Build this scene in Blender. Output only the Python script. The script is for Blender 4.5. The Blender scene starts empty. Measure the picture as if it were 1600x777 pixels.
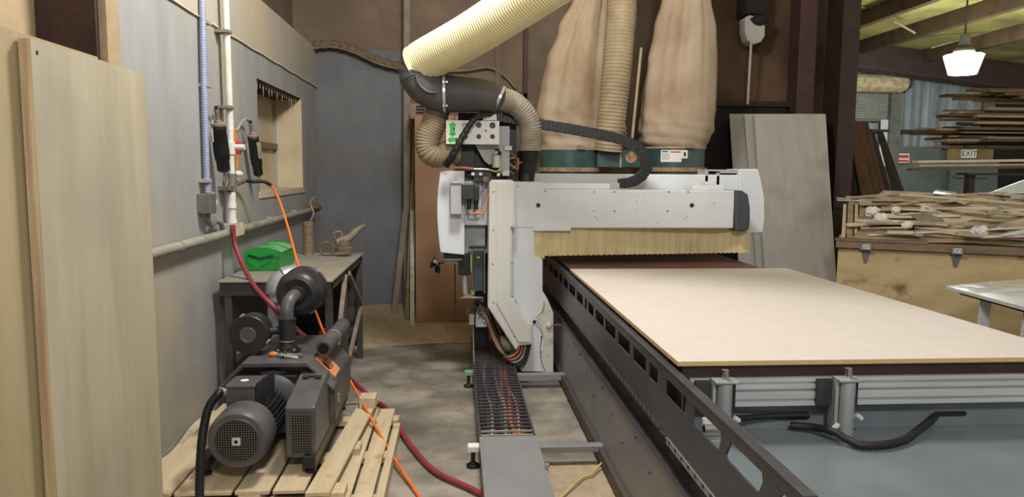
import bpy, math, random
from mathutils import Vector, Matrix
R_ = math.radians
D = bpy.data; SC = bpy.context.scene; COL = SC.collection
random.seed(7)

# ------------------------------------------------------------------ camera
F = 1155.0; YAW = math.atan(88/1155*math.cos(R_(5.956))); PIT = R_(5.956); ROLL = R_(0.4)
CAM = Vector((0, 0, 1.6))
CR = Matrix.Rotation(-YAW, 3, 'Z') @ Matrix.Rotation(math.pi/2-PIT, 3, 'X') @ Matrix.Rotation(ROLL, 3, 'Z')
cd = D.cameras.new('camera'); cam = D.objects.new('camera', cd); COL.objects.link(cam)
cd.sensor_width = 36; cd.lens = F/1600*36; cd.clip_start = 0.05; cd.clip_end = 100
cam.matrix_world = Matrix.Translation(CAM) @ CR.to_4x4(); SC.camera = cam

def ray(px, py): return CR @ Vector(((px-800)/F, -(py-388.5)/F, -1))
def PY(px, py, y): v = ray(px, py); return CAM + v*(y/v.y)        # point of the plane Y = y
def PX(px, py, x): v = ray(px, py); return CAM + v*(x/v.x)
def PZ(px, py, z): v = ray(px, py); return CAM + v*((z-1.6)/v.z)

# ------------------------------------------------------------------ light and exposure
w = D.worlds.new('world'); SC.world = w; w.use_nodes = True
w.node_tree.nodes['Background'].inputs[0].default_value = (1.0, .93, .86, 1)
w.node_tree.nodes['Background'].inputs[1].default_value = .22
vs = SC.view_settings; vs.view_transform = 'Standard'; vs.look = 'None'; vs.gamma = 1; vs.use_curve_mapping = False
vs.exposure = 0.82
def lamp(name, loc, power, size, col=(1, .96, .9), aim=None, kind='AREA'):
    l = D.lights.new(name, kind); l.energy = power; l.color = col
    if kind == 'AREA': l.shape = 'DISK'; l.size = size
    else: l.shadow_soft_size = size
    o = D.objects.new(name, l); COL.objects.link(o); o.location = loc
    if aim is not None: o.rotation_euler = (Vector(aim)-Vector(loc)).to_track_quat('-Z', 'Y').to_euler()
    return o
lamp('bay_light', (0.2, 3.9, 3.85), 215, .28, (1, .985, .965), kind='POINT')
lamp('bay_light', (0.5, -1.3, 4.0), 290, .3, (1, .99, .98), kind='POINT')
lamp('bay_light', (7.74, 11.0, 3.2), 850, .22, (.93, 1, .93), kind='POINT')
lamp('bay_light', (9.5, 5.5, 3.9), 90, .3, (1, .96, .88), kind='POINT')

# ------------------------------------------------------------------ materials
MATS = {}
def mat(name, c1, c2=None, scale=4.0, rough=.6, metal=0.0, bump=0.0, stretch=(1, 1, 1), detail=6, lo=.35, hi=.65, c3=None, s3=1.2, lo3=.5, hi3=.7, bscale=None, emit=None, spec=.5, alpha=None):
    m = D.materials.new(name); m.use_nodes = True; nt = m.node_tree; N = nt.nodes; L = nt.links
    b = N['Principled BSDF']; b.inputs['Roughness'].default_value = rough; b.inputs['Metallic'].default_value = metal
    b.inputs['Specular IOR Level'].default_value = spec
    c1 = (*c1, 1)
    if c2 is None: b.inputs['Base Color'].default_value = c1
    tc = N.new('ShaderNodeTexCoord'); mp = N.new('ShaderNodeMapping'); mp.inputs['Scale'].default_value = stretch
    L.new(tc.outputs['Object'], mp.inputs['Vector'])
    nz = N.new('ShaderNodeTexNoise'); nz.inputs['Scale'].default_value = scale; nz.inputs['Detail'].default_value = detail; nz.inputs['Roughness'].default_value = .62
    L.new(mp.outputs[0], nz.inputs['Vector'])
    if c2 is not None:
        r = N.new('ShaderNodeValToRGB'); r.color_ramp.elements[0].position = lo; r.color_ramp.elements[1].position = hi
        r.color_ramp.elements[0].color = c1; r.color_ramp.elements[1].color = (*c2, 1)
        L.new(nz.outputs['Fac'], r.inputs[0]); out = r.outputs[0]
        if c3 is not None:
            n3 = N.new('ShaderNodeTexNoise'); n3.inputs['Scale'].default_value = s3; n3.inputs['Detail'].default_value = 8
            L.new(tc.outputs['Object'], n3.inputs['Vector'])
            r3 = N.new('ShaderNodeValToRGB'); r3.color_ramp.elements[0].position = lo3; r3.color_ramp.elements[1].position = hi3
            L.new(n3.outputs['Fac'], r3.inputs[0])
            mx = N.new('ShaderNodeMix'); mx.data_type = 'RGBA'; L.new(r3.outputs[0], mx.inputs[0]); L.new(out, mx.inputs[6]); mx.inputs[7].default_value = (*c3, 1)
            out = mx.outputs[2]
        L.new(out, b.inputs['Base Color'])
    if bump:
        bp = N.new('ShaderNodeBump'); bp.inputs['Strength'].default_value = bump; bp.inputs['Distance'].default_value = .01
        src = nz
        if bscale:
            src = N.new('ShaderNodeTexNoise'); src.inputs['Scale'].default_value = bscale; src.inputs['Detail'].default_value = 5; L.new(mp.outputs[0], src.inputs['Vector'])
        L.new(src.outputs['Fac'], bp.inputs['Height']); L.new(bp.outputs[0], b.inputs['Normal'])
    if emit: b.inputs['Emission Color'].default_value = (*emit[0], 1); b.inputs['Emission Strength'].default_value = emit[1]
    if alpha is not None: b.inputs['Alpha'].default_value = alpha
    MATS[name] = m; return m

def S(r, g, b): # sRGB bytes -> linear
    f = lambda v: (v/255/12.92) if v/255 <= .04045 else ((v/255+.055)/1.055)**2.4
    return (f(r), f(g), f(b))
mat('concrete', S(104,98,90), S(160,151,138), 2.6, .72, 0, .3, (1,1,1), 10, .36, .62, c3=S(92,87,81), s3=1.5, lo3=.48, hi3=.7, bscale=60)
mat('sawdust', S(158,139,116), S(180,160,134), 14, .95, 0, .6, bscale=120)
mat('sawdust_pale', S(190,172,142), S(208,190,160), 14, .95, 0, .6, bscale=120)
mat('wall_grey', S(146,146,147), S(160,159,157), 2.2, .5, 0, .08, (1, 2, .5), c3=S(174,164,144), s3=.7, lo3=.5, hi3=.68)
mat('wall_grey_top', S(178,170,152), S(160,160,158), 2.2, .6, 0, .08, (1, 2, 1), c3=S(194,174,140), s3=.9, lo3=.4, hi3=.68)
mat('wall_tan', S(178,156,122), S(150,130,104), 3, .85, 0, .2, bscale=60)
mat('cream_board', S(206,190,160), S(190,172,140), 3, .8)
mat('seam_dust', S(205,192,168), S(180,164,140), 30, .9, 0, .5)
mat('back_grey', S(96,98,104), S(110,111,114), 3, .75, 0, .1, (1, 1, .6), c3=S(112,98,84), s3=.7, lo3=.5, hi3=.72)
mat('back_brown', S(104,88,74), S(124,106,90), 2.6, .9, 0, .3, c3=S(86,72,62), s3=1.3, lo3=.5, hi3=.75, bscale=30)
mat('back_tan', S(72,54,38), S(98,76,54), 2.2, .9, 0, .3, (1, 1, .5), c3=S(46,32,24), s3=1.0, lo3=.52, hi3=.7, bscale=30)
mat('steel_red', S(76,48,42), S(58,38,34), 5, .7, 0, .1)
mat('dark_red', S(40,26,20), S(62,40,30), 8, .85, 0, .6, bscale=40)
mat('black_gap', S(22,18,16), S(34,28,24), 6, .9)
mat('ply_pale', S(178,169,146), S(160,149,124), 2.0, .6, 0, .04, (3, 3, .35), detail=5, c3=S(148,142,126), s3=1.6, lo3=.5, hi3=.8)
mat('ply_tan', S(170,154,118), S(148,132,98), 2.0, .65, 0, .04, (3, 3, .35))
mat('ply_edge', S(190,168,132), S(150,122,88), 60, .75, 0, .1, (1, .05, .02))
mat('ply_bin', S(178,156,112), S(196,176,132), 2.4, .7, 0, .1, (1, 1, 3.2), c3=S(128,100,66), s3=4.2, lo3=.6, hi3=.72)
mat('wood_dusty', S(138,118,94), S(112,92,72), 7, .85, 0, .2, (.6, .6, 3))
mat('wood_brown', S(104,72,42), S(78,52,30), 4, .7, 0, .1, (4, 4, .4))
mat('wood_dark', S(52,36,26), S(38,27,20), 4, .7, 0, .1, (4, 4, .4))
mat('pallet_wood', S(204,186,156), S(186,166,134), 5, .75, 0, .15, (3, .35, 3), c3=S(150,118,84), s3=5, lo3=.62, hi3=.75)
mat('mdf', S(194,184,176), S(199,189,182), 9, .8, 0, .03)
mat('mdf_edge', S(186,158,108), S(198,172,122), 30, .8)
mat('phenolic', S(138,92,78), S(152,106,90), 8, .45)
mat('phenolic_dark', S(52,34,30), S(40,27,24), 8, .5)
mat('machine_white', S(212,215,218), S(204,207,210), 3, .32, 0, 0, c3=S(196,194,188), s3=2.2, lo3=.55, hi3=.8)
mat('machine_cream', S(206,205,200), S(198,196,190), 3, .4, 0, 0)
mat('machine_stain', S(206,202,192), S(150,128,98), 9, .5, lo=.5, hi=.75)
mat('machine_grey', S(176,178,178), S(160,162,163), 3, .4)
mat('cap_dark', S(64,70,74), S(54,59,63), 40, .55)
mat('rail_dark', S(80,79,87), S(68,67,74), 6, .38, .35, .03, c3=S(98,95,96), s3=3.0, lo3=.52, hi3=.75)
mat('base_grey', S(142,142,146), S(128,128,132), 4, .45, .2, .03, c3=S(150,144,136), s3=2.0, lo3=.5, hi3=.75)
mat('base_dark', S(80,72,68), S(66,60,58), 5, .6, .1)
mat('plate_green', S(118,127,131), S(108,116,120), 3, .3, .1, .02)
mat('alu', S(206,208,208), S(186,189,190), 5, .3, .4, .02, (.3, 4, 4))
mat('alu_dull', S(176,180,180), S(160,164,164), 10, .42, .5)
mat('chrome', S(200,200,198), rough=.18, metal=1)
mat('black', S(26,26,27), S(19,19,20), 20, .45)
mat('black_dusty', S(62,60,58), S(40,39,40), 7, .6)
mat('black_rubber', S(26,25,25), rough=.6)
mat('black_plastic', S(44,46,50), S(58,59,62), 6, .32)
mat('pump_paint', S(88,86,88), S(74,73,76), 7, .42, 0, .05, c3=S(108,102,96), s3=6, lo3=.52, hi3=.8)
mat('pump_black', S(46,46,48), S(36,36,38), 8, .4, 0, .03)
mat('mesh_wire', S(140,134,118), rough=.5, metal=.5)
mat('mesh_back', S(14,14,15), rough=.9)
mat('label_orange', S(226,150,96), S(214,130,80), 60, .5)
mat('label_black', S(26,22,20), rough=.6)
mat('label_white', S(228,228,224), rough=.5)
mat('label_red', S(200,70,56), rough=.5)
mat('green_box', S(34,150,62), S(26,132,52), 6, .35, 0, 0, c3=S(78,158,92), s3=12, lo3=.6, hi3=.8)
mat('green_dusty', S(120,170,122), S(84,158,98), 9, .6)
mat('green_arrow', S(64,196,72), rough=.5)
mat('green_foot', S(112,160,128), rough=.55)
mat('drum_green', S(38,70,68), S(46,84,82), 4, .35, 0, 0, c3=S(92,98,88), s3=2.5, lo3=.4, hi3=.8)
mat('drum_rim', S(176,150,116), S(142,112,82), 20, .7, lo=.4, hi=.6)
mat('bag', S(176,156,132), S(150,126,102), 2.0, .95, 0, .5, (1, 1, .45), c3=S(188,170,148), s3=1.4, lo3=.45, hi3=.7, bscale=90)
mat('hose_yellow', S(224,212,160), S(232,222,176), 6, .5, 0, 0)
mat('hose_tan', S(150,132,104), S(168,150,120), 9, .6)
mat('hose_dark', S(128,112,88), S(144,128,102), 9, .65)
mat('hose_grey', S(158,150,134), S(132,122,104), 12, .55)
mat('elbow_black', S(58,58,60), S(84,80,76), 3.5, .6, 0, 0)
mat('brush', S(214,202,158), S(196,178,128), 26, .65, 0, .25, (1, 1, .03), c3=S(176,158,110), s3=4, lo3=.55, hi3=.8)
mat('bench_top', S(168,164,156), S(142,138,130), 4, .5, .2, .05, c3=S(168,154,132), s3=3, lo3=.45, hi3=.75)
mat('bench_steel', S(78,72,66), S(58,54,52), 8, .6, .2)
mat('steel_dusty', S(140,126,108), S(112,100,88), 9, .8)
mat('cardboard', S(152,118,90), S(138,106,80), 3, .8, 0, .03)
mat('cardboard_edge', S(112,84,62), rough=.85)
mat('post_dusty', S(138,124,110), S(114,102,92), 6, .8, 0, .1)
mat('conduit_blue', S(150,158,186), S(138,146,172), 40, .5, .1)
mat('conduit_grey', S(168,166,156), S(146,140,126), 14, .6, .2)
mat('pvc', S(220,218,208), S(202,198,184), 10, .45)
mat('pvc_grey', S(126,128,130), S(142,142,140), 10, .5)
mat('hose_red', S(146,56,66), S(130,48,58), 8, .45)
mat('hose_orange', S(236,122,48), S(224,110,42), 8, .45)
mat('wrap_orange', S(202,128,68), S(184,112,58), 14, .7)
mat('box_grey', S(120,118,112), S(102,100,96), 10, .6, .3)
mat('red_knob', S(200,48,56), rough=.45)
mat('board_grey', S(176,172,164), S(166,161,153), 3, .7, 0, 0, (4, 4, .4), c3=S(146,138,130), s3=1.6, lo3=.58, hi3=.8)
mat('corrugated', S(176,182,186), S(130,136,140), 1.6, .4, .1, 0, (3, 3, .3))
mat('far_panel', S(104,112,110), S(88,95,94), 2, .6)
mat('far_ply', S(146,122,78), S(118,96,60), 3, .8)
mat('roll_door', S(156,156,146), S(140,140,132), 6, .6)
mat('roll_housing', S(168,146,108), S(196,182,152), 9, .7, lo=.4, hi=.6)
mat('insulation', S(180,172,98), S(152,142,82), 1.6, .9, 0, .5, c3=S(104,96,68), s3=.9, lo3=.52, hi3=.72, bscale=12)
mat('roof_wood', S(92,70,44), S(64,48,32), 3, .8)
mat('roof_steel', S(64,46,40), S(52,38,34), 4, .6, .1)
mat('lamp_glow', (1, 1, .97), emit=((.97, 1, .95), 16))
mat('lamp_body', S(70,66,56), rough=.6)
mat('scrap_a', S(208,194,166), S(192,176,146), 6, .8, 0, .1, (1, 1, 4))
mat('scrap_b', S(172,156,128), S(150,132,106), 6, .85, 0, .1, (1, 1, 4))
mat('scrap_c', S(220,208,182), S(204,190,164), 6, .8)
mat('scrap_d', S(188,176,160), S(166,150,132), 6, .85)
mat('paper_white', S(236,232,228), S(222,214,210), 12, .8)
mat('sheet_white', S(206,212,216), S(198,204,208), 4, .45)
mat('melamine', S(214,217,222), S(208,211,216), 4, .4)
mat('lumber', S(118,98,70), S(92,74,52), 5, .85, 0, .1, (.4, 3, 3))
mat('lumber_dark', S(92,70,48), S(70,52,38), 5, .85, 0, .1, (.4, 3, 3))
mat('stringy', S(196,172,96), rough=.8)
mat('cable_orange', S(206,104,58), rough=.5)
mat('copper', S(206,128,92), rough=.45)
mat('glass_teal', S(60,72,76), rough=.3)
mat('yellow_green', S(190,206,70), rough=.5)
mat('dust_brown', S(120,100,80), S(96,78,62), 20, .95, 0, .6)
M = MATS

# ------------------------------------------------------------------ mesh helpers
class MB:
    def __init__(s): s.v = []; s.f = []
    def add(s, vs, fs):
        n = len(s.v); s.v += [tuple(v) for v in vs]; s.f += [tuple(i+n for i in f) for f in fs]; return s
    def box(s, x0, x1, y0, y1, z0, z1):
        return s.add([(x0,y0,z0),(x1,y0,z0),(x1,y1,z0),(x0,y1,z0),(x0,y0,z1),(x1,y0,z1),(x1,y1,z1),(x0,y1,z1)],
                     [(3,2,1,0),(4,5,6,7),(0,1,5,4),(1,2,6,5),(2,3,7,6),(3,0,4,7)])
    def obox(s, c, u, v, w, su, sv, sw):   # oriented box: centre, axes, full sizes
        c, u, v, w = Vector(c), Vector(u).normalized(), Vector(v).normalized(), Vector(w).normalized()
        P = [c+u*(a*su/2)+v*(b*sv/2)+w*(d*sw/2) for d in (-1,1) for a, b in ((-1,-1),(1,-1),(1,1),(-1,1))]
        return s.add(P, [(3,2,1,0),(4,5,6,7),(0,1,5,4),(1,2,6,5),(2,3,7,6),(3,0,4,7)])
    def bar(s, p0, p1, a, b, up=(0,0,1)):
        p0, p1 = Vector(p0), Vector(p1); w = p1-p0; L = w.length; w.normalize(); u = w.cross(Vector(up))
        if u.length < 1e-3: u = w.cross(Vector((1,0,0)))
        u.normalize(); v = u.cross(w)
        return s.obox((p0+p1)/2, u, v, w, a, b, L)
    def prism(s, poly, axis, a0, a1):      # poly in the two other axes, extruded along axis
        n = len(poly)
        def P(p, a): return {'x': (a,p[0],p[1]), 'y': (p[0],a,p[1]), 'z': (p[0],p[1],a)}[axis]
        vs = [P(p,a0) for p in poly]+[P(p,a1) for p in poly]
        return s.add(vs, [tuple(range(n)), tuple(range(2*n-1,n-1,-1))]+[(i,i+n,(i+1)%n+n,(i+1)%n) for i in range(n)])
    def tube(s, path, r, n=12, caps=True, sx=1.0):
        P = [Vector(p) for p in path]; m = len(P); rr = r if isinstance(r,(list,tuple)) else [r]*m
        T = [(P[min(i+1,m-1)]-P[max(i-1,0)]).normalized() for i in range(m)]
        u = T[0].cross(Vector((0,0,1)))
        if u.length < .05: u = T[0].cross(Vector((0,1,0)))
        u.normalize(); vs = []
        for i in range(m):
            u = (u-T[i]*u.dot(T[i])).normalized(); v = T[i].cross(u)
            for k in range(n):
                a = 2*math.pi*k/n; vs.append(P[i]+u*(math.cos(a)*rr[i]*sx)+v*(math.sin(a)*rr[i]))
        fs = [(i*n+k, i*n+(k+1)%n, (i+1)*n+(k+1)%n, (i+1)*n+k) for i in range(m-1) for k in range(n)]
        if caps: fs += [tuple(range(n-1,-1,-1)), tuple((m-1)*n+k for k in range(n))]
        return s.add(vs, fs)
    def cyl(s, p0, p1, r, r1=None, n=20): return s.tube([p0, p1], [r, r if r1 is None else r1], n)
    def lathe(s, o, axis, prof, n=32, caps=True):     # prof: (t along axis, radius)
        o, ax = Vector(o), Vector(axis).normalized(); u = ax.cross(Vector((0,0,1)))
        if u.length < .05: u = ax.cross(Vector((0,1,0)))
        u.normalize(); v = ax.cross(u); m = len(prof)
        vs = [o+ax*t+u*(math.cos(2*math.pi*k/n)*r)+v*(math.sin(2*math.pi*k/n)*r) for t, r in prof for k in range(n)]
        fs = [(i*n+k, i*n+(k+1)%n, (i+1)*n+(k+1)%n, (i+1)*n+k) for i in range(m-1) for k in range(n)]
        if caps: fs += [tuple(range(n-1,-1,-1)), tuple((m-1)*n+k for k in range(n))]
        return s.add(vs, fs)
    def sphere(s, c, r, sc=(1,1,1), n=12, jit=0):
        vs = []; rnd = random.Random(int(c[0]*1000)+int(c[2]*977))
        for i in range(1, n):
            for k in range(n*2):
                a, b = math.pi*i/n, math.pi*k/n; q = 1+rnd.uniform(-jit,jit)
                vs.append((c[0]+r*q*sc[0]*math.sin(a)*math.cos(b), c[1]+r*q*sc[1]*math.sin(a)*math.sin(b), c[2]+r*q*sc[2]*math.cos(a)))
        m = n*2; t = len(vs); vs += [(c[0],c[1],c[2]+r*sc[2]), (c[0],c[1],c[2]-r*sc[2])]
        fs = [(i*m+k, (i+1)*m+k, (i+1)*m+(k+1)%m, i*m+(k+1)%m) for i in range(n-2) for k in range(m)]
        fs += [(t,k,(k+1)%m) for k in range(m)]+[(t+1,(n-2)*m+(k+1)%m,(n-2)*m+k) for k in range(m)]
        return s.add(vs, fs)
    def grid(s, nx, ny, fn):
        vs = [fn(i/(nx-1), j/(ny-1)) for j in range(ny) for i in range(nx)]
        return s.add(vs, [(j*nx+i, j*nx+i+1, (j+1)*nx+i+1, (j+1)*nx+i) for j in range(ny-1) for i in range(nx-1)])
    def build(s, name, m, parent=None, bevel=0, smooth=None, solid=0, segs=2):
        me = D.meshes.new(name); me.from_pydata(s.v, [], s.f); me.materials.append(M[m] if isinstance(m, str) else m); me.update()
        import bmesh
        b = bmesh.new(); b.from_mesh(me); bmesh.ops.recalc_face_normals(b, faces=b.faces); b.to_mesh(me); b.free()
        if smooth is not None: me.shade_smooth(); me.set_sharp_from_angle(angle=R_(smooth))
        o = D.objects.new(name, me); COL.objects.link(o)
        if parent is not None: attach(o, parent)
        if solid: q = o.modifiers.new('solid', 'SOLIDIFY'); q.thickness = solid; q.offset = 0
        if bevel: q = o.modifiers.new('bevel', 'BEVEL'); q.width = bevel; q.segments = segs; q.limit_method = 'ANGLE'; q.angle_limit = R_(35)
        return o
def wloc(o):
    v = Vector(o.location)
    return v if o.parent is None else Vector((0,0,0))
ORG = {}
def attach(o, parent):
    o.parent = parent
    base = ORG.get(parent.name)
    if base is not None: o.matrix_parent_inverse = Matrix.Translation(-base)
def thing(name, label, cat, loc=(0,0,0), group=None):
    o = D.objects.new(name, None); COL.objects.link(o); o.location = loc; o.empty_display_size = .1
    ORG[o.name] = Vector(loc); return tag(o, label, cat, group)
def tag(o, label, cat, group=None, kind=None):
    o['label'] = label; o['category'] = cat
    if group: o['group'] = group
    if kind: o['kind'] = kind
    return o
def struct(o): o['kind'] = 'structure'; return o
def bx(name, m, parent, x0, x1, y0, y1, z0, z1, bevel=0): return MB().box(min(x0,x1),max(x0,x1),min(y0,y1),max(y0,y1),min(z0,z1),max(z0,z1)).build(name, m, parent, bevel)
def cr(pts, n=8):   # Catmull-Rom through the points
    P = [Vector(p) for p in pts]; P = [2*P[0]-P[1]]+P+[2*P[-1]-P[-2]]; out = []
    for i in range(1, len(P)-2):
        a, b, c, d = P[i-1:i+3]
        for k in range(n):
            t = k/n; out.append(.5*((2*b)+(c-a)*t+(2*a-5*b+4*c-d)*t*t+(3*b-a-3*c+d)*t**3))
    out.append(P[-2]); return out
def resample(P, step):
    out = [P[0].copy()]; acc = 0
    for a, b in zip(P, P[1:]):
        L = (b-a).length; t = step-acc
        while t <= L: out.append(a+(b-a)*(t/L)); t += step
        acc = (acc+L) % step
    return out
def ribbed(pts, r0, r1, pitch, amp, n=28, sub=4):
    P = resample(cr(pts, 24), pitch/sub); m = len(P)
    rr = [(r0+(r1-r0)*i/m)*(1+amp*math.cos(2*math.pi*i/sub)) for i in range(m)]
    return MB().tube(P, rr, n)
def text(name, s, loc, size, m, parent, rot=(math.pi/2,0,0), ext=.001):
    c = D.curves.new(name, 'FONT'); c.body = s; c.size = size; c.extrude = ext; c.align_x = 'CENTER'; c.align_y = 'CENTER'; c.materials.append(M[m])
    tmp = D.objects.new('lettering_source', c); COL.objects.link(tmp); me = D.meshes.new_from_object(tmp); D.objects.remove(tmp)
    me.transform((Matrix.Translation(Vector(loc)) @ __import__('mathutils').Euler(rot).to_matrix().to_4x4())); me.name = name
    o = D.objects.new(name, me); COL.objects.link(o); attach(o, parent); return o
def ypoly(px, y): return [(PY(a,b,y).x, PY(a,b,y).z) for a, b in px]

# ================================================================== SETTING
# floor
struct(MB().box(-3, 15, -2, 17, -.1, 0).build('floor', 'concrete'))
XW = -1.55; W0, W1, WZ0, WZ1 = 6.0, 7.66, 1.42, 2.31
b = MB(); b.box(XW-.3, XW, 3.5, W0, 0, 2.515); b.box(XW-.3, XW, W1, 8.5, 0, 2.515); b.box(XW-.3, XW, W0, W1, 0, WZ0); b.box(XW-.3, XW, W0, W1, WZ1, 2.515)
struct(b.build('wall_left', 'wall_grey'))
struct(MB().box(XW-.3, XW+.006, 3.5, 8.5, 2.525, 2.94).build('wall_left_upper', 'wall_grey_top'))
# dusty ledge at the seam and on top
struct(MB().grid(60, 2, lambda u, v: (XW+.003+.009*v, 3.5+5*u, 2.510+.003*math.sin(u*50)+(.014 if v == 0 else 0))).build('trim_1', 'seam_dust', solid=.008))
struct(MB().box(XW-.03, XW+.004, 3.49, 3.62, 0, 2.95).build('trim_2', 'wall_tan'))
struct(MB().box(PY(54,20,3.46).x, XW-.03, 3.46, 3.498, 0, 6.3).build('trim_3', 'dark_red'))
struct(MB().box(-2.1, PY(54,20,3.46).x, -2, 3.5, 0, 6.3).build('wall_left_near', 'wall_tan'))
struct(MB().box(-2.1, -1.79, 3.6, 8.5, 2.94, 6.3).build('wall_left_recess', 'back_brown'))
struct(MB().box(XW-.25, XW+.002, W1-.006, W1, WZ0, WZ1).build('trim_19', 'cream_board'))
# window: dusty boarded pane deep in the recess
wn = thing('window_1', 'boarded window deep in the recess of the grey left wall', 'window', (XW-.28, 6.8, WZ0)); wn['kind'] = 'structure'
bx('pane', 'cream_board', wn, XW-.32, XW-.28, W0, W1, WZ0, WZ1)
bx('window_frame', 'wood_dusty', wn, XW-.28, XW-.25, W0, W0+.05, WZ0, WZ1)
bx('window_frame', 'wood_dusty', wn, XW-.28, XW-.24, W0, W1, 1.80, 1.86)
bx('window_sill', 'seam_dust', wn, XW-.28, XW+.012, W0-.02, W1+.03, WZ0-.045, WZ0+.005)
bx('window_head', 'dark_red', wn, XW-.28, XW-.01, W0, W1, WZ1-.012, WZ1)
b = MB()
for i in range(16):
    y = W0+.12+i*.095; l = random.uniform(.03, .14); b.cyl((XW-.03, y, WZ1-.01), (XW-.03, y, WZ1-.01-l), .004, .001, 5)
b.build('dust_threads', 'seam_dust', wn)
# back wall
struct(MB().box(-2.1, 4.45, 8.5, 8.62, 0, 6.3).build('wall_back', 'back_brown'))
struct(MB().box(XW, -.55, 8.485, 8.5, 0, 2.93).build('wall_back_panel', 'back_grey'))
struct(MB().box(2.7, 4.4, 8.47, 8.5, 0, 6.2).build('wall_back_plywood', 'back_tan'))
for i, (a, c_) in enumerate([(1.95, 2.68), (-.55, .1), (.12, .9)]):
    struct(MB().box(a, c_, 8.48, 8.5, 0, 6.2).build('wall_back_sheet', 'back_brown'))
# lower dark part with ledge
struct(MB().box(2.86, 3.8, 8.38, 8.47, 0, 2.36).build('trim_4', 'black_gap'))
struct(MB().box(2.8, 3.86, 8.34, 8.47, 2.36, 2.42).build('trim_5', 'wood_dark'))
struct(MB().box(3.83, 4.03, 8.2, 8.47, 0, 6.2).build('trim_6', 'steel_red', bevel=.01))
struct(MB().box(4.27, 4.47, 8.1, 8.62, 0, 5.0).build('trim_7', 'roof_steel'))
# dusty cable ledge on the back wall
P = cr([PY(490,72,8.4), PY(520,70,8.42), PY(552,78,8.42), PY(592,96,8.42), PY(632,106,8.42)], 8)
b = MB().tube(P, [.05+.012*math.sin(i*1.7) for i in range(len(P))], 8)
ledge = b.build('conduit_bundle', 'dust_brown', smooth=50); tag(ledge, 'dust-caked conduit bundle running along the top of the grey back wall', 'conduit')
MB().tube([p+Vector((0,-.06,-.035)) for p in P], .008, 6).build('thin_pipe', 'steel_dusty', ledge)
c2 = MB().tube(cr([PY(684,112,8.42), PY(730,110,8.42), PY(765,106,8.42), PY(790,120,8.42), PY(806,138,8.42)], 8), .014, 8).build('conduit', 'steel_dusty', smooth=50)
tag(c2, 'thin dusty conduit bending down the back wall behind the overhead duct', 'conduit')
for x0 in (779,): 
    struct(bx('trim_8', 'back_brown', None, PY(x0,0,8.4).x-.03, PY(x0,0,8.4).x+.03, 8.42, 8.48, 1.6, 6.2))
p0 = PY(826,0,8.0).x
struct(bx('trim_9', 'steel_red', None, p0-.02, p0+.02, 8.3, 8.4, 0, 6.0))

# roof: slopes down to the right
def rz(x): return 5.24-.112*x
struct(MB().prism([(-2.1,rz(-2.1)),(15,rz(15)),(15,rz(15)+.1),(-2.1,rz(-2.1)+.1)], 'y', 3.0, 16.1).build('ceiling', 'insulation'))
for x in (7.13, 8.28, 9.64):
    struct(MB().prism([(x-.05,rz(x)-.26),(x+.05,rz(x)-.27),(x+.05,rz(x)),(x-.05,rz(x))], 'y', 3.0, 15.8).build('trim_10', 'roof_wood'))
a, c_ = 4.0, 14.5
struct(MB().prism([(a,rz(a)-.5),(c_,rz(c_)-.5),(c_,rz(c_)-.02),(a,rz(a)-.02)], 'y', 14.9, 15.1).build('trim_11', 'roof_steel'))
struct(MB().prism([(a,rz(a)-.56),(c_,rz(c_)-.56),(c_,rz(c_)-.5),(a,rz(a)-.5)], 'y', 14.8, 15.2).build('trim_12', 'roof_steel'))
for k in range(3):
    pp = [(PY(1395,32,12.5)), (PY(1430,52,12.5))] if k == 0 else ([PY(1322,10,12.5), PY(1600,28,12.5)] if k == 1 else [PY(1455,75,13), PY(1600,34,13)])
    struct(MB().cyl(pp[0], pp[1], .012 if k else .02, n=8).build('trim_13', 'steel_dusty'))
# far corrugated wall
yf = 16.0; xs = []; x = 4.4
b = MB(); prof = []
while x < 15:
    prof += [(x, yf), (x+.10, yf), (x+.12, yf-.08), (x+.16, yf-.08), (x+.20, yf)]; x += .2
prof2 = [(p[0], p[1]+.02) for p in reversed(prof)]
struct(MB().prism(prof+prof2, 'z', 0, 5.4).build('wall_back_corrugated', 'corrugated'))
def far(name, m, x0, y0, x1, y1, y, th=.05, parent=None):
    p, q = PY(x0,y0,y), PY(x1,y1,y); return bx(name, m, parent, p.x, q.x, y-th, y, p.z, q.z)
dr = thing('door_1', 'pale grey roll-up door with rusty drum housing in far wall', 'door', (PY(1340,300,15.9).x, 15.8, 0)); dr['kind'] = 'structure'
b = MB(); p, q = PY(1290,142,15.8), PY(1391,186,15.8); n = 12; prof = []
for i in range(n):
    z = q.z+(p.z-q.z)*i/n; h = (p.z-q.z)/n; prof += [(15.8, z), (15.77, z+h*.3), (15.77, z+h*.7), (15.8, z+h)]
prof = prof+[(15.82, p.z), (15.82, q.z)]
b.prism(prof, 'x', p.x, q.x); b.build('door_curtain', 'roll_door', dr)
bx('bottom_bar', 'box_grey', dr, p.x, q.x, 15.74, 15.82, q.z-.06, q.z)
p, q = PY(1290,129,15.5), PY(1412,129,15.5)
MB().lathe(p, (1,0,0), [(0,.2),(.02,.2),(.3,.19),(.6,.2),(1,.195),((q-p).length,.2)], 12).build('drum_housing', 'roll_housing', dr)
MB().tube(cr([q+Vector((-.05,-.1,.2)), q+Vector((.08,-.1,.17)), q+Vector((.12,-.1,-.05)), q+Vector((-.05,-.1,-.22))], 6), .03, 8).build('chain_guide', 'black_dusty', dr)
p, q = PY(1392,140,15.7), PY(1399,300,15.7); bx('door_frame', 'box_grey', dr, p.x, q.x, 15.65, 15.85, 0, p.z)
struct(far('trim_14', 'roof_steel', 1320, 202, 1482, 208, 15.8, .1))
struct(far('trim_15', 'box_grey', 1536, 118, 1543, 260, 15.7, .1))
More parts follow.
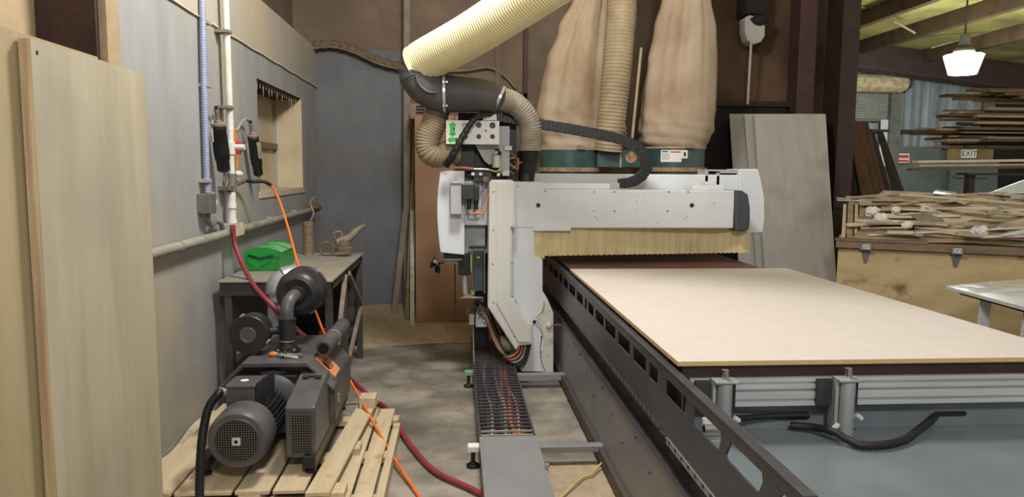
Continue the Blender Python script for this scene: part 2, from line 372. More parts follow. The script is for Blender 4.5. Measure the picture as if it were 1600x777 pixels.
struct(far('wall_back_lower', 'far_panel', 1399, 229, 1484, 420, 15.85, .08))
struct(far('trim_16', 'roof_steel', 1473, 203, 1480, 232, 15.7, .08))
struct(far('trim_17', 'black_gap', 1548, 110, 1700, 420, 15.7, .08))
struct(far('trim_18', 'far_ply', 1481, 203, 1549, 250, 15.6, .05))
d2 = thing('door_2', 'grey-green steel exit door under the exit sign', 'door', (PY(1515,300,15.6).x, 15.6, 0)); d2['kind'] = 'structure'
far('door_leaf', 'far_panel', 1483, 252, 1546, 420, 15.62, .05, d2)
far('push_bar', 'box_grey', 1490, 274, 1540, 278, 15.55, .05, d2)
# light pane below the roll door
struct(far('window_2', 'sheet_white', 1376, 187, 1390, 260, 15.75, .02))

# ================================================================== SIGNS
def sign(name, x0, y0, x1, y1, y, m, label, cat):
    p, q = PY(x0,y0,y), PY(x1,y1,y); t = thing(name, label, cat, ((p.x+q.x)/2, y, q.z))
    bx('sign_face', m, t, p.x, q.x, y-.03, y, q.z, p.z); return t, p, q
t, p, q = sign('exit_sign', 1502, 234, 1524, 247, 15.548, 'label_white', 'small white sign with black EXIT lettering above far door', 'sign')
text('lettering', 'EXIT', ((p.x+q.x)/2, 15.516, (p.z+q.z)/2), .17, 'label_black', t)
t, p, q = sign('warning_sign', 1400, 240, 1419, 255, 15.7, 'label_white', 'red and white notice on the far grey panel beside the roll-up door', 'sign')
w_ = (q.x-p.x); 
bx('red_band', 'label_red', t, p.x+.02, q.x-.02, 15.66, 15.67, p.z-.1, p.z-.03)
bx('red_band', 'label_red', t, p.x+.02, q.x-.02, 15.66, 15.67, q.z+.02, q.z+.07)
t, p, q = sign('emergency_light', 1509, 222, 1521, 231, 15.548, 'box_grey', 'small grey emergency light box above the exit sign', 'light')
MB().sphere(((q.x+.035), 15.53, q.z-.02), .035, n=8).build('lamp_head', 'label_white', t, smooth=60)

# hanging high-bay lamp
t = thing('pendant_lamp', 'glowing industrial lamp hanging from the roof at the far right', 'lamp', (7.74, 11.0, 3.13))
MB().lathe((7.74,11,3.13), (0,0,1), [(0,.17),(.0,.19),(.28,.275),(.29,.26),(.29,.1)], 28).build('lamp_shade', 'lamp_glow', t, smooth=40)
MB().lathe((7.74,11,3.42), (0,0,1), [(0,.13),(.05,.15),(.1,.13),(.13,.09),(.2,.075),(.3,.07)], 20).build('lamp_housing', 'lamp_body', t, smooth=40)
MB().cyl((7.74,11,3.7), (7.74,11,rz(7.74)), .014, n=8).build('hanging_rod', 'lamp_body', t)

# ================================================================== LEFT SIDE: plywood sheets
def sheet_lean(x, th, y0, y1, z1, name, lab, lean=.0, m='ply_pale', edge='ply_edge'):
    t = thing(name, lab, 'plywood', (x, (y0+y1)/2, 0))
    b = MB(); b.add([(x,y0,0),(x,y1,0),(x-th,y1,0),(x-th,y0,0),(x-lean,y0,z1),(x-lean,y1,z1),(x-lean-th,y1,z1),(x-lean-th,y0,z1)],
          [(0,1,5,4),(1,2,6,5),(2,3,7,6),(3,0,4,7),(0,3,2,1),(4,5,6,7)])
    o = b.build('board', m, t); o.data.materials.append(M[edge])
    for pl in o.data.polygons:
        if abs(pl.normal.x) < .5: pl.material_index = 1
    return t
sheet_lean(-1.2, .034, 2.235, 3.01, 1.965, 'plywood_sheet', 'pale plywood sheet standing in front, brown knot near its top left corner')
o = MB().sphere((-1.1995, 2.265, 1.93), .007, (.15,1,1), 8).build('knot', 'wood_dark', None); attach(o, D.objects['plywood_sheet'])
sheet_lean(-1.24, .03, .9, 2.72, 1.985, 'plywood_sheet', 'plywood sheet standing behind the nearer one at the left edge', m='ply_tan')

# ---- conduits on the left wall
def wy(px): return PX(px, 300, XW).y
t = thing('wall_conduit', 'long grey horizontal conduit pipe clamped low across the left wall', 'conduit', (XW+.04, 5, 1.2))
a, c_ = PX(228,400,XW+.05), PX(486,328,XW+.05)
MB().cyl(a+Vector((0,-.3,0)), c_, .027, n=16).build('pipe', 'conduit_grey', t, smooth=50)
MB().sphere(c_+Vector((.02,.1,.02)), .08, (.8,1.8,.6), 10, .12).build('dust_clump', 'dust_brown', t, smooth=60)
for px in (262, 300, 410, 450):
    y = wy(px); MB().cyl((XW+.05, y-.012, PX(px,400-.29*(px-228),XW+.05).z), (XW+.05, y+.012, PX(px,400-.29*(px-228),XW+.05).z), .031, n=16).build('strap', 'conduit_grey', t, smooth=50)
t = thing('junction_box', 'small grey junction box where the conduits meet on the left wall', 'junction box', (XW+.04, 5.06, 1.15))
bx('box_body', 'conduit_grey', t, XW, XW+.1, 4.97, 5.17, 1.155, 1.245, .006)
bx('box_cover', 'seam_dust', t, XW+.1, XW+.106, 4.98, 5.16, 1.16, 1.24, .002)
t = thing('flexible_conduit', 'bluish grey vertical conduit with a switch box on the left wall', 'conduit', (XW+.03, 4.6, 1.5))
P = [PX(315,-60,XW+.03), PX(318,100,XW+.03), PX(322,240,XW+.03), PX(324,302,XW+.03)]
ribbed(P, .019, .019, .016, .05, 12).build('conduit_tube', 'conduit_blue', t, smooth=60)
for py in (35, 134, 283):
    p = PX(318,py,XW+.02); bx('strap', 'conduit_grey', t, XW, XW+.055, p.y-.03, p.y+.05, p.z-.01, p.z+.012, .002)
p = PX(327,318,XW+.05); bx('switch_box', 'box_grey', t, XW, XW+.08, p.y-.07, p.y+.04, p.z-.06, p.z+.06, .006)
bx('switch_cover', 'conduit_grey', t, XW, XW+.06, p.y+.045, p.y+.1, p.z-.06, p.z+.065, .003)
MB().box(XW+.06, XW+.075, p.y+.065, p.y+.08, p.z-.01, p.z+.02).build('toggle', 'pvc', t)
MB().tube(cr([PX(325,332,XW+.04), PX(326,345,XW+.04), PX(331,353,XW+.04), PX(337,347,XW+.04), PX(345,350,XW+.04), PX(348,358,XW+.04)], 6), .014, 10).build('elbow', 'box_grey', t, smooth=60)
MB().tube(cr([PX(334,348,XW+.04), PX(341,345,XW+.04), PX(347,349,XW+.04), PX(349,356,XW+.04)], 6), .008, 8).build('thin_elbow', 'conduit_grey', t, smooth=60)
# PVC air line
t = thing('air_pipe', 'white vertical air line with red valve on the left wall', 'pipe', (XW+.05, 5.06, 1.3))
def pv(px, py): return PX(px, py, XW+.06)
MB().cyl(pv(350,-60), pv(360,205), .022, n=16).build('pipe', 'pvc', t, smooth=50)
MB().cyl(pv(360,205), pv(362,272), .02, n=16).build('pipe', 'pvc', t, smooth=50)
MB().cyl(pv(362,300), pv(363,352), .026, n=16).build('pipe', 'pvc', t, smooth=50)
MB().cyl(pv(360,222), pv(361,241), .029, n=16).build('tee', 'pvc', t, smooth=50)
MB().cyl(pv(361,230), pv(361,230)+Vector((.09,-.005,0)), .019, n=12).build('tee_branch', 'pvc', t, smooth=50)
MB().cyl(pv(362,272), pv(362,300), .03, n=12).build('coupling', 'box_grey', t, smooth=50)
MB().cyl(pv(362,318), pv(362,326), .031, n=16).build('coupling', 'pvc', t, smooth=50)
MB().cyl(pv(363,342), pv(363,350), .031, n=16).build('coupling', 'pvc', t, smooth=50)
b = MB(); c_ = pv(368,232)+Vector((.02,0,.005)); b.obox(c_, (1,0,0),(0,1,0),(0,0,1), .025,.05,.09); b.obox(c_+Vector((.02,0,0)), (1,0,0),(0,1,0),(0,0,1), .03,.03,.05); b.build('valve_handle', 'red_knob', t, bevel=.008)
for py in (50, 168):
    p = pv(353 if py < 100 else 357, py); bx('strap', 'steel_dusty', t, XW, XW+.09, p.y-.05, p.y+.035, p.z-.01, p.z+.01, .002)
p = pv(360,294); bx('bracket', 'box_grey', t, XW, XW+.08, p.y-.07, p.y+.06, p.z-.015, p.z+.015, .002)
MB().tube(cr([pv(366,286), pv(372,283), pv(378,281)], 6), .03, 12).build('brass_elbow', 'steel_dusty', t, smooth=60)
o = MB().cyl(PX(366,200,XW+.03), PX(369,262,XW+.03), .02, n=12).build('orange_sleeve', 'wrap_orange', t, smooth=50)
MB().sphere(PX(373,272,XW+.05), .04, (.7,1.2,.6), 10, .06).build('wrapped_rag', 'scrap_c', t, smooth=60)
# hanging tools
def canister(px0, py0, px1, py1, w0, lab, labelled, loop):
    x = XW+.08; top, bot = PX(px0,py0,x), PX(px1,py1,x); ax = (bot-top); L = ax.length
    t = thing('grease_gun', lab, 'tool', (x, top.y, bot.z))
    MB().lathe(top, ax, [(0,w0*.7),(.01,w0),(.03,w0),(.035,w0*.93),(L*.55,w0*1.04),(L*.75,w0*.95),(L*.77,w0*.85),(L-.01,w0*.85),(L,w0*.6)], 20).build('barrel', 'black', t, smooth=40)
    MB().lathe(top, -ax, [(0,w0*.95),(.015,w0*.95),(.018,w0*.5),(.03,w0*.45),(.035,w0*.28),(.07,w0*.28),(.075,w0*.34),(.1,w0*.34)], 14).build('valve_head', 'steel_dusty', t, smooth=40)
    MB().lathe(top-ax.normalized()*.1, -ax, [(0,w0*.22),(.02,w0*.22)], 10).build('nozzle', 'black', t)
    MB().tube(cr(loop, 8), .009, 8).build('hose_loop', 'conduit_grey', t, smooth=60)
    if labelled:
        c = top+ax*.36; MB().obox(c+Vector((w0*.93,-.022,0)), (1,-.35,0), (.35,1,0), ax, .006, .045, L*.42).build('sticker', 'hose_grey', t)
    MB().tube(cr([bot, bot+Vector((.01,.02,-.03)), bot+Vector((.01,.045,-.05)), bot+Vector((0,.03,-.09)), bot+Vector((0,0,-.06)), bot], 6), .004, 6).build('hang_ring', 'conduit_grey', t, smooth=60)
    return t
q = lambda a, b_: PX(a, b_, XW+.05)
canister(341, 196, 350, 268, .046, 'black hanging canister tool left of the white pipe', False, [q(332,222),q(331,205),q(333,180),q(337,170),q(340,178),q(340,192)])
canister(395, 213, 404, 274, .040, 'black hanging canister tool with grey sticker right of the white pipe', True, [q(370,205),q(375,195),q(382,187),q(388,188),q(391,198),q(392,210)])

# ---- hoses
def hose(name, pts, r, m, lab, cat='hose', n=10, k=10): 
    return tag(MB().tube(cr(pts, k), r, n).build(name, m, smooth=60), lab, cat)
t = thing('air_hose', 'orange air hose with black end dropping from the wall valve past pump', 'hose', (-1.4, 5.1, 1.4))
P = cr([pv(378,282), PX(395,284,XW+.1), PX(412,284,-1.38), PX(424,290,-1.34)], 8); MB().tube(P, .013, 10).build('hose_end', 'black_rubber', t, smooth=60)
def hp(px, py, y): return PY(px, py, y)
P = cr([PX(424,290,-1.34), hp(435,310,5.3), hp(449,352,5.15), hp(464,408,4.9), hp(472,435,4.71), hp(481,458,4.69), hp(494,490,4.7), hp(506,520,4.7), hp(525,560,4.72), hp(548,597,4.72), hp(572,640,4.45), hp(600,690,4.12), hp(628,735,3.78), hp(655,777,3.5), hp(675,815,3.3)], 10)
P = [Vector((p.x, p.y, max(p.z, .010))) for p in P]
MB().tube(P, .0085, 10).build('hose_run', 'hose_orange', t, smooth=60)
P = cr([PX(363,352,XW+.09), hp(368,385,4.95), hp(382,420,4.85), hp(398,448,4.72), hp(420,472,4.62), hp(450,502,4.62), hp(480,530,4.64), hp(520,565,4.78), hp(551,596,4.95), hp(575,617,4.98), hp(600,640,4.9), hp(624,672,4.45), hp(645,705,4.12), hp(680,741,3.78), hp(735,777,3.56), hp(790,803,3.35)], 10)
P = [Vector((p.x, p.y, max(p.z, .02))) for p in P]
tag(MB().tube(P, .0155, 12).build('air_hose', 'hose_red', smooth=60), 'thick red rubber hose from the wall pipe snaking across the floor', 'hose')

# ================================================================== WORKBENCH
t = thing('workbench', 'dusty steel workbench with truss legs against the left wall', 'workbench', (-1.1, 5.5, 0))
bx('tabletop', 'bench_top', t, -1.5, -.79, 4.75, 6.36, .885, .9, .003)
bx('apron', 'bench_steel', t, -1.5, -.8, 4.77, 4.8, .8, .885)
bx('apron', 'bench_steel', t, -.83, -.8, 4.8, 6.33, .83, .885)
for (x, y) in ((-.82,4.8),(-.82,5.45),(-.82,6.28),(-1.45,4.8),(-1.45,6.28)):
    bx('leg', 'bench_steel', t, x-.025, x+.02, y-.025, y+.025, 0, .885, .002)
S2 = [((-.8,5.38,.84),(-.8,4.86,.3)),((-.8,5.52,.84),(-.8,6.2,.5)),((-.8,6.22,.45),(-.8,5.5,.2)),((-.8,4.86,.2),(-.8,5.4,.12))]
for p, q_ in S2: MB().bar(p, q_, .03, .035).build('brace', 'steel_dusty', t)
bx('shelf', 'bench_steel', t, -1.48, -.84, 4.82, 6.3, .28, .3)
bx('back_panel', 'bench_steel', t, -1.5, -.83, 6.3, 6.33, .1, .885)
for i, (x, y, z, sx, sz, lab) in enumerate([(-1.02,5.0,.3,.2,.1,'rough wooden block on the workbench shelf behind the filter'),(-.95,5.1,.41,.14,.08,'small wooden offcut stacked on the block under the bench')]):
    tag(bx('wood_block', 'lumber', None, x, x+sx, y, y+.12, z+.001, z+sz, .003), lab, 'wood')
# toolbox
p = PZ(389,421,.9); q_ = PZ(440,422,.9)
x0, x1, y0, y1 = -1.46, -1.225, 5.2, 5.68
t = thing('toolbox', 'green metal toolbox with dusty lid on the workbench', 'toolbox', (-1.34, 5.45, .9))
z0 = .901
MB().box(x0, x1, y0, y1, z0, 1.02).build('box_body', 'green_box', t, .004)
b = MB(); xm = (x0+x1)/2
b.prism([(x0-.006,1.02),(x1+.006,1.02),(x1+.006,1.03),(xm+.05,1.058),(xm-.05,1.058),(x0-.006,1.03)], 'y', y0-.006, y1+.006); b.build('lid', 'green_dusty', t, .003)
for y in (y0, y0+.24, y1-.02): MB().prism([(x0-.01,1.0),(x1+.01,1.0),(x1+.01,1.033),(xm+.05,1.064),(xm-.05,1.064),(x0-.01,1.033)], 'y', y-.008, y+.01).build('lid_band', 'green_box', t)
b = MB(); b.tube(cr([(x0+.03,y0-.02,1.012),(x0+.09,y0-.035,1.0),(xm,y0-.04,.985),(x1-.09,y0-.035,1.0),(x1-.03,y0-.02,1.012)], 5), .006, 8); b.build('handle', 'black', t, smooth=60)
t = thing('steel_bracket', 'small grey steel channel bracket at the front edge of the workbench', 'bracket', (-1.06,4.85,.9))
b = MB(); b.prism([(-1.12,.901),(-1.0,.901),(-1.0,.96),(-1.03,.96),(-1.03,.925),(-1.08,.925),(-1.08,.96),(-1.12,.96)], 'y', 4.8, 4.92); b.build('channel', 'alu_dull', t)
# dusty grinder / crane thing
t = thing('angle_grinder', 'dust-covered angle grinder lying at the back of the workbench', 'grinder', (-.9, 6.15, .9))
b = MB(); b.tube(cr([PY(528,379,6.1), PY(545,372,6.1), PY(558,360,6.1), PY(571,352,6.1)], 6), [.032]*6+[.03]*6+[.022]*7, 12); b.build('grinder_body', 'steel_dusty', t, smooth=60)
MB().lathe(PY(538,393,6.1)+Vector((0,0,0)), (0,0,1), [(0,.07),(.03,.07),(.04,.05),(.09,.045),(.1,.03)], 18).build('guard', 'dust_brown', t, smooth=40)
MB().tube(cr([PY(524,374,6.1), PY(521,366,6.08), PY(527,362,6.08), PY(535,365,6.1), PY(531,374,6.1)], 6), .007, 8).build('side_handle', 'steel_dusty', t, smooth=60)
P = [PY(511,395,6.12)+Vector((.055*math.cos(a_), 0, .0+.055*math.sin(a_)+.03)) for a_ in [math.pi*2*i/20 for i in range(21)]]
MB().tube([Vector((p.x, 6.12, max(p.z,.91))) for p in P], .01, 8).build('coiled_cable', 'dust_brown', t, smooth=60)
t = thing('steel_canister', 'dusty brown steel canister standing at the back corner of the bench', 'canister', (-1.22, 6.2, .9))
MB().lathe((-1.22,6.2,.901), (0,0,1), [(0,.042),(.24,.042),(.25,.047),(.27,.047),(.275,.03)], 20).build('canister_body', 'wood_dusty', t, smooth=40)
MB().tube(cr([(-1.2,6.18,1.17),(-1.17,6.18,1.25),(-1.2,6.2,1.33),(-1.16,6.2,1.38)], 6), .007, 8).build('hose_stub', 'steel_dusty', t, smooth=60)

# ================================================================== PALLET
t = thing('pallet', 'pale wooden pallet under the vacuum pump', 'pallet', (-.95, 3.95, 0))
for (a, c_) in ((-1.47,-1.30),(-1.285,-1.03),(-1.015,-.86),(-.845,-.70)):
    bx('deck_board', 'pallet_wood', t, a, c_, 3.34, 4.66, .112, .13, .003)
MB().add([(-.69,3.30,.113),(-.58,3.30,.113),(-.50,4.72,.113),(-.61,4.72,.113),(-.69,3.30,.134),(-.58,3.30,.134),(-.50,4.72,.134),(-.61,4.72,.134)],
     [(0,1,2,3),(4,5,6,7),(0,1,5,4),(1,2,6,5),(2,3,7,6),(3,0,4,7)]).build('deck_board', 'pallet_wood', t, .003)
for y in (3.4, 3.95, 4.55):
    bx('stringer', 'pallet_wood', t, -1.46, -.36, y-.05, y+.05, .022, .055, .003)
    for x in (-1.4, -.95, -.57): bx('block', 'pallet_wood', t, x-.05, x+.05, y-.06, y+.06, .055, .112, .003)
for (a, c_) in ((-.62,-.50),(-.485,-.395),(-1.45,-1.3),(-1.0,-.88)): bx('bottom_board', 'pallet_wood', t, a, c_, 3.2, 4.68, .055 if a > -.7 else .002, .073 if a > -.7 else .02, .003)
bx('bottom_board', 'pallet_wood', t, -.38, -.34, 3.2, 4.4, .002, .075, .003)
bx('block', 'pallet_wood', t, -.6, -.5, 4.5, 4.62, .134, .2, .004)

# ================================================================== VACUUM PUMP
t = thing('vacuum_pump', 'dark grey vacuum pump with round motor guard and filters on pallet', 'pump', (-.95, 4.0, .13))
XL, XR = -1.24, -.665
sec = [(XL,.22),(XR,.22),(XR,.44),(XR-.125,.575),(XL+.12,.575),(XL,.47)]
MB().prism(sec, 'y', 3.98, 4.62).build('housing', 'pump_paint', t, .012)
MB().prism([(XL-.012,.455),(XL+.115,.588),(XR-.122,.588),(XR+.012,.45),(XR+.012,.425),(XR-.125,.56),(XL+.12,.56),(XL,.44)], 'y', 3.9, 4.05).build('hood_lip', 'pump_paint', t, .006)
# cooling duct with grille
DX0, DX1 = -.83, -.685
b = MB(); b.prism([(3.55,.2),(3.985,.2),(3.985,.525),(3.90,.525),(3.62,.475),(3.55,.455)], 'x', DX0, DX1); b.build('cooling_duct', 'pump_paint', t, .01)
bx('duct_grille', 'mesh_back', t, DX0+.03, DX1-.02, 3.543, 3.551, .225, .425)
b = MB()
for i in range(8): x = DX0+.034+i*.0125; b.box(x, x+.0014, 3.538, 3.543, .225, .425)
for i in range(16): z = .23+i*.0127; b.box(DX0+.03, DX1-.02, 3.538, 3.543, z, z+.0014)
b.build('grille_wires', 'mesh_wire', t)
b = MB(); 
for x in (DX0+.03, DX1-.05): b.box(x, x+.03, 3.83, 3.86, .505, .528)
b.box(DX0+.03, DX1-.02, 3.85, 3.86, .51, .53); b.build('duct_latch', 'pump_black', t, .003)
bx('side_seam', 'pump_black', t, XR-.001, XR+.003, 3.99, 3.996, .22, .47)
bx('side_latch', 'alu_dull', t, XR, XR+.008, 4.1, 4.125, .3, .35, .002)
# plinth rails and feet
bx('base_rail', 'pump_black', t, -.74, -.68, 3.52, 4.6, .17, .22, .005)
bx('base_rail', 'pump_black', t, -1.24, -1.18, 3.52, 4.6, .17, .22, .005)
for (x, y) in ((-.71,3.55),(-.71,4.5),(-1.21,3.55),(-1.21,4.5)):
    MB().lathe((x,y,.132), (0,0,1), [(0,.028),(.012,.028),(.016,.02),(.038,.02)], 16).build('rubber_foot', 'black_rubber', t, smooth=40)
bx('rail_end', 'black', t, -1.24,-1.18,3.5,3.52,.165,.225,.004); bx('rail_end', 'black', t, -.74,-.68,3.5,3.52,.165,.225,.004)
bx('inner_block', 'pump_black', t, -1.15, -.84, 3.9, 4.0, .2, .52, .01)
# motor
mc = Vector((-1.015, 3.40, .348)); A = (0,1,0)
MB().lathe(mc, A, [(.012,.099),(0,.100),(-.004,.112),(.0,.128),(.02,.138),(.05,.142),(.165,.142),(.17,.105)], 40, False).build('fan_cover', 'pump_paint', t, smooth=40)
MB().lathe(mc+Vector((0,.004,0)), A, [(0,.1),(.004,.1)], 36).build('cover_mesh', 'mesh_back', t)
b = MB()
for i in range(-8, 9):
    d_ = i*.0115; h = math.sqrt(max(.098**2-d_*d_, 0))
    b.box(mc.x+d_-.0007, mc.x+d_+.0007, mc.y-.006, mc.y-.003, mc.z-h, mc.z+h); b.box(mc.x-h, mc.x+h, mc.y-.006, mc.y-.003, mc.z+d_-.0007, mc.z+d_+.0007)
b.build('guard_wires', 'mesh_wire', t)
MB().lathe(mc+Vector((0,-.008,0)), A, [(.01,.0985),(0,.1),(0,.106),(.01,.11)], 36, False).build('guard_ring', 'pump_paint', t, smooth=40)
b = MB(); b.box(mc.x-.019, mc.x+.019, mc.y-.013, mc.y-.005, mc.z-.019, mc.z+.019); b.build('hub_plate', 'machine_stain', t, .003)
MB().lathe(mc+Vector((0,-.016,0)), A, [(0,.008),(.004,.01),(.006,.01)], 12).build('hub_bolt', 'black', t)
MB().lathe(mc+Vector((0,.2,0)), A, [(-.04,.105),(.33,.105),(.34,.13),(.38,.15),(.5,.15)], 32).build('motor_body', 'pump_black', t, smooth=40)
b = MB()
for k in range(34):
    a_ = 2*math.pi*k/34; u = Vector((math.cos(a_),0,math.sin(a_))); b.obox(mc+Vector((0,.36,0))+u*.117, u, Vector((-u.z,0,u.x)), (0,1,0), .03, .004, .29)
b.build('cooling_fins', 'pump_black', t)
MB().lathe((-.98,3.88,.36), A, [(0,.13),(.02,.165),(.08,.175),(.16,.17)], 36).build('motor_flange', 'pump_paint', t, smooth=40)
bx('terminal_box', 'pump_paint', t, -1.11, -.975, 3.58, 3.74, .47, .545, .008)
bx('terminal_cover', 'pump_paint', t, -1.115, -.97, 3.57, 3.75, .545, .562, .006)
MB().lathe((-1.045,3.66,.5615), (0,0,1), [(0,.02),(.0015,.02)], 20).build('cover_badge', 'label_white', t)
b = MB(); b.add([(-.965,3.57,.46),(-.925,3.75,.46),(-.925,3.75,.585),(-.965,3.57,.57)], [(0,1,2,3)]); b.build('side_plate', 'pump_black', t, solid=.006)
MB().lathe((-1.11,3.64,.51), (-1,0,.0), [(0,.018),(.03,.018),(.034,.022),(.055,.022)], 14).build('cable_gland', 'alu_dull', t, smooth=40)
# intake pipe and filters
pb = Vector((-.955, 4.2, .575))
MB().lathe(pb, (0,0,1), [(0,.075),(.012,.075),(.014,.058),(.03,.058),(.032,.05),(.05,.047)], 28).build('flange', 'pump_black', t, smooth=30)
for k in range(4):
    a_ = math.pi/4+k*math.pi/2; MB().lathe(pb+Vector((.062*math.cos(a_), .062*math.sin(a_), .012)), (0,0,1), [(0,.009),(.01,.009)], 6).build('bolt', 'alu_dull', t)
MB().lathe(pb+Vector((0,0,.05)), (0,0,1), [(0,.038),(.02,.038),(.022,.047),(.13,.047),(.133,.052),(.14,.052),(.141,.042)], 28).build('riser_pipe', 'pump_black', t, smooth=35)
MB().lathe(pb+Vector((0,0,.058)), (0,0,1), [(0,.042),(.01,.042)], 28).build('hose_clamp', 'alu_dull', t, smooth=35)
MB().tube(cr([pb+Vector((0,0,.19)), pb+Vector((0,.003,.24)), pb+Vector((.008,.025,.28)), pb+Vector((.02,.07,.302)), pb+Vector((.03,.14,.305))], 8), .037, 24).build('elbow_pipe', 'pump_paint', t, smooth=60)
fc = pb+Vector((.03,.13,.305)); fa = Vector((.04,1,.0))
MB().lathe(fc, fa, [(-.035,.046),(-.01,.05),(0,.052)], 28).build('pipe_collar', 'pump_black', t, smooth=40)
MB().lathe(fc, fa, [(0,.06),(-.01,.09),(.0,.112),(.03,.13),(.06,.136),(.17,.136),(.175,.143),(.185,.143),(.19,.136),(.21,.136),(.22,.12),(.22,.05)], 40).build('air_filter', 'pump_black', t, smooth=40)
b = MB()
for ang in (.9, 2.6, 5.0):
    u = Vector((math.cos(ang),0,math.sin(ang))); b.obox(fc+fa.normalized()*.175+u*.145, u, Vector((-u.z,0,u.x)), fa, .012,.014,.06)
b.build('filter_clips', 'alu_dull', t)
lc = Vector((-1.135, 4.06, .70))
MB().lathe(lc, A, [(0,.105),(.004,.108),(.018,.108),(.02,.102),(.14,.102),(.15,.08),(.16,.03)], 40).build('air_filter', 'pump_black', t, smooth=35)
MB().lathe(lc+Vector((0,-.001,0)), A, [(0,.045),(-.004,.043),(-.004,.034),(-.001,.030),(-.001,.004)], 28).build('filter_boss', 'pump_paint', t, smooth=35)
b = MB()
for ang in (1.9, 4.2, 5.9):
    u = Vector((math.cos(ang),0,math.sin(ang))); b.obox(lc+Vector((0,.03,0))+u*.11, u, Vector((-u.z,0,u.x)), A, .01,.012,.06)
b.build('filter_clips', 'alu_dull', t)
MB().tube(cr([lc+Vector((.09,.08,0)), lc+Vector((.13,.12,0)), pb+Vector((-.03,0,.125))], 6), .022, 16).build('branch_pipe', 'pump_black', t, smooth=60)
# silencer tube
s0, s1 = Vector((-.735,4.08,.615)), Vector((-.70,4.62,.645))
MB().lathe(s0, s1-s0, [(.0,.026),(.0,.041),(.012,.044),(.5,.044),(.52,.038),(.54,.02)], 28).build('exhaust_silencer', 'pump_paint', t, smooth=40)
MB().lathe(s0-Vector((0,.001,0)), s1-s0, [(0,.03),(.001,.028)], 24).build('silencer_bore', 'mesh_back', t)
MB().lathe(s0+(s1-s0)*.42, s1-s0, [(0,.0455),(.012,.0455)], 28).build('silencer_band', 'hose_grey', t, smooth=40)
# warning label on right chamfer
n_ = Vector((.135,0,.125)).normalized(); dn = Vector((.125,0,-.135)).normalized(); c_ = Vector((XR-.0625,4.16,.5075))+n_*.003
MB().obox(c_, dn, (0,1,0), n_, .15, .2, .003).build('warning_label', 'label_orange', t)
b = MB()
for i in range(6): b.obox(c_+dn*(-.03+.012*i)+n_*.003+Vector((0,.01*(i%2)-.005,0)), dn, (0,1,0), n_, .005, .12-.02*(i%3), .001)
b.obox(c_+n_*.003+Vector((0,-.05,0)), dn, (0,1,0), n_, .05,.03,.0012); b.build('label_print', 'label_black', t)

t = thing('cable_conduit', 'black corrugated cable conduit curving from the pump motor to the floor', 'cable', (-1.2, 3.4, .1))
ribbed([(-1.16,3.64,.51), PY(341,616,3.6), PY(327,635,3.54), PY(319,665,3.46), PY(314,705,3.36), PY(312,750,3.28), PY(312,800,3.2), PY(314,870,3.1)], .019, .019, .009, .09, 12).build('conduit_tube', 'black', t, smooth=60)
# clamp
t = thing('spring_clamp', 'grey locking clamp with orange grip lying on top of the pump', 'clamp', (-.92, 4.03, .578))
b = MB(); p0, p1, p2 = Vector((-1.0,4.03,.596)), Vector((-.93,3.99,.60)), Vector((-.85,3.97,.592))
MB().tube(cr([p0+Vector((.03,0,0)),p1,p2], 6), [.012]*12+[.008], 8).build('lower_arm', 'alu_dull', t, smooth=60)
MB().bar(p1+Vector((-.02,.03,.004)), p2+Vector((.02,.03,.004)), .022, .012).build('upper_arm', 'steel_dusty', t)
MB().sphere(p0+Vector((.005,0,.004)), .022, (1.2,.9,.7), 10).build('grip', 'wrap_orange', t, smooth=60)
MB().cyl(p1+Vector((.0,-.01,-.01)), p1+Vector((0,.04,.016)), .012, n=12).build('pivot', 'black', t)
# grey PVC pipe behind
t = thing('drain_pipe', 'grey plastic pipe with elbow rising behind the pump', 'pipe', (-1.13,4.68,0))
MB().cyl((-1.13,4.68,.0), (-1.13,4.68,.84), .052, n=24).build('riser', 'pvc_grey', t, smooth=50)
MB().tube(cr([(-1.13,4.68,.82),(-1.13,4.69,.87),(-1.11,4.71,.905),(-1.07,4.74,.925)], 8), .06, 24).build('elbow', 'pvc_grey', t, smooth=60)
for z in (.78, .835): MB().lathe((-1.13,4.68,z), (0,0,1), [(0,.061),(.02,.061)], 24).build('coupling', 'pvc_grey', t, smooth=40)
MB().tube(cr([(-1.1,4.715,.92),(-1.06,4.745,.93),(-1.02,4.77,.935)], 8), .066, 24).build('band_clamp', 'alu_dull', t, smooth=60)

# ================================================================== BACK LEFT: board, posts, dust
t = thing('cardboard_panel', 'tall brown hardboard panel standing at the back left of the machine', 'panel', (PY(700,500,7.6).x, 7.6, 0))
p, q_ = PY(648,180,7.6), PY(722,515,7.6)
bx('sheet', 'cardboard', t, p.x, q_.x-.08, 7.58, 7.62, .04, p.z, .004)
bx('sheet', 'cardboard', t, q_.x-.07, q_.x+.35, 7.6, 7.63, .04, p.z, .004)
t = thing('louvered_box', 'cream vent box with dark louvres above the brown hardboard panel', 'vent', (PY(655,172,7.7).x, 7.68, 2.2))
p, q_ = PY(641,162,7.68), PY(668,186,7.68)
bx('box_body', 'wood_dusty', t, p.x, q_.x, 7.68, 8.48, q_.z, p.z)
b = MB()
for i in range(4): z = q_.z+.025+i*.03; b.box(p.x+.06, q_.x-.03, 7.67, 7.68, z, z+.016)
b.build('louvres', 'black_gap', t)
def post(name, pts, w, lab, m='post_dusty', th=.03):
    p0, p1 = pts; t = thing(name, lab, 'board', p1); MB().bar(p0, p1, w, th, (0,1,0)).build('board', m, t, .003); return t
post('metal_post', (PY(636,-60,8.2), Vector((PY(636,500,8.2).x, 8.2, .02))), .07, 'tall dusty metal post behind the leaning boards at the back wall', th=.05)
post('leaning_board', (PY(634,330,8.15), Vector((PY(616,512,8.05).x, 8.0, .02))), .06, 'left of the narrow dusty boards leaning at the back wall')
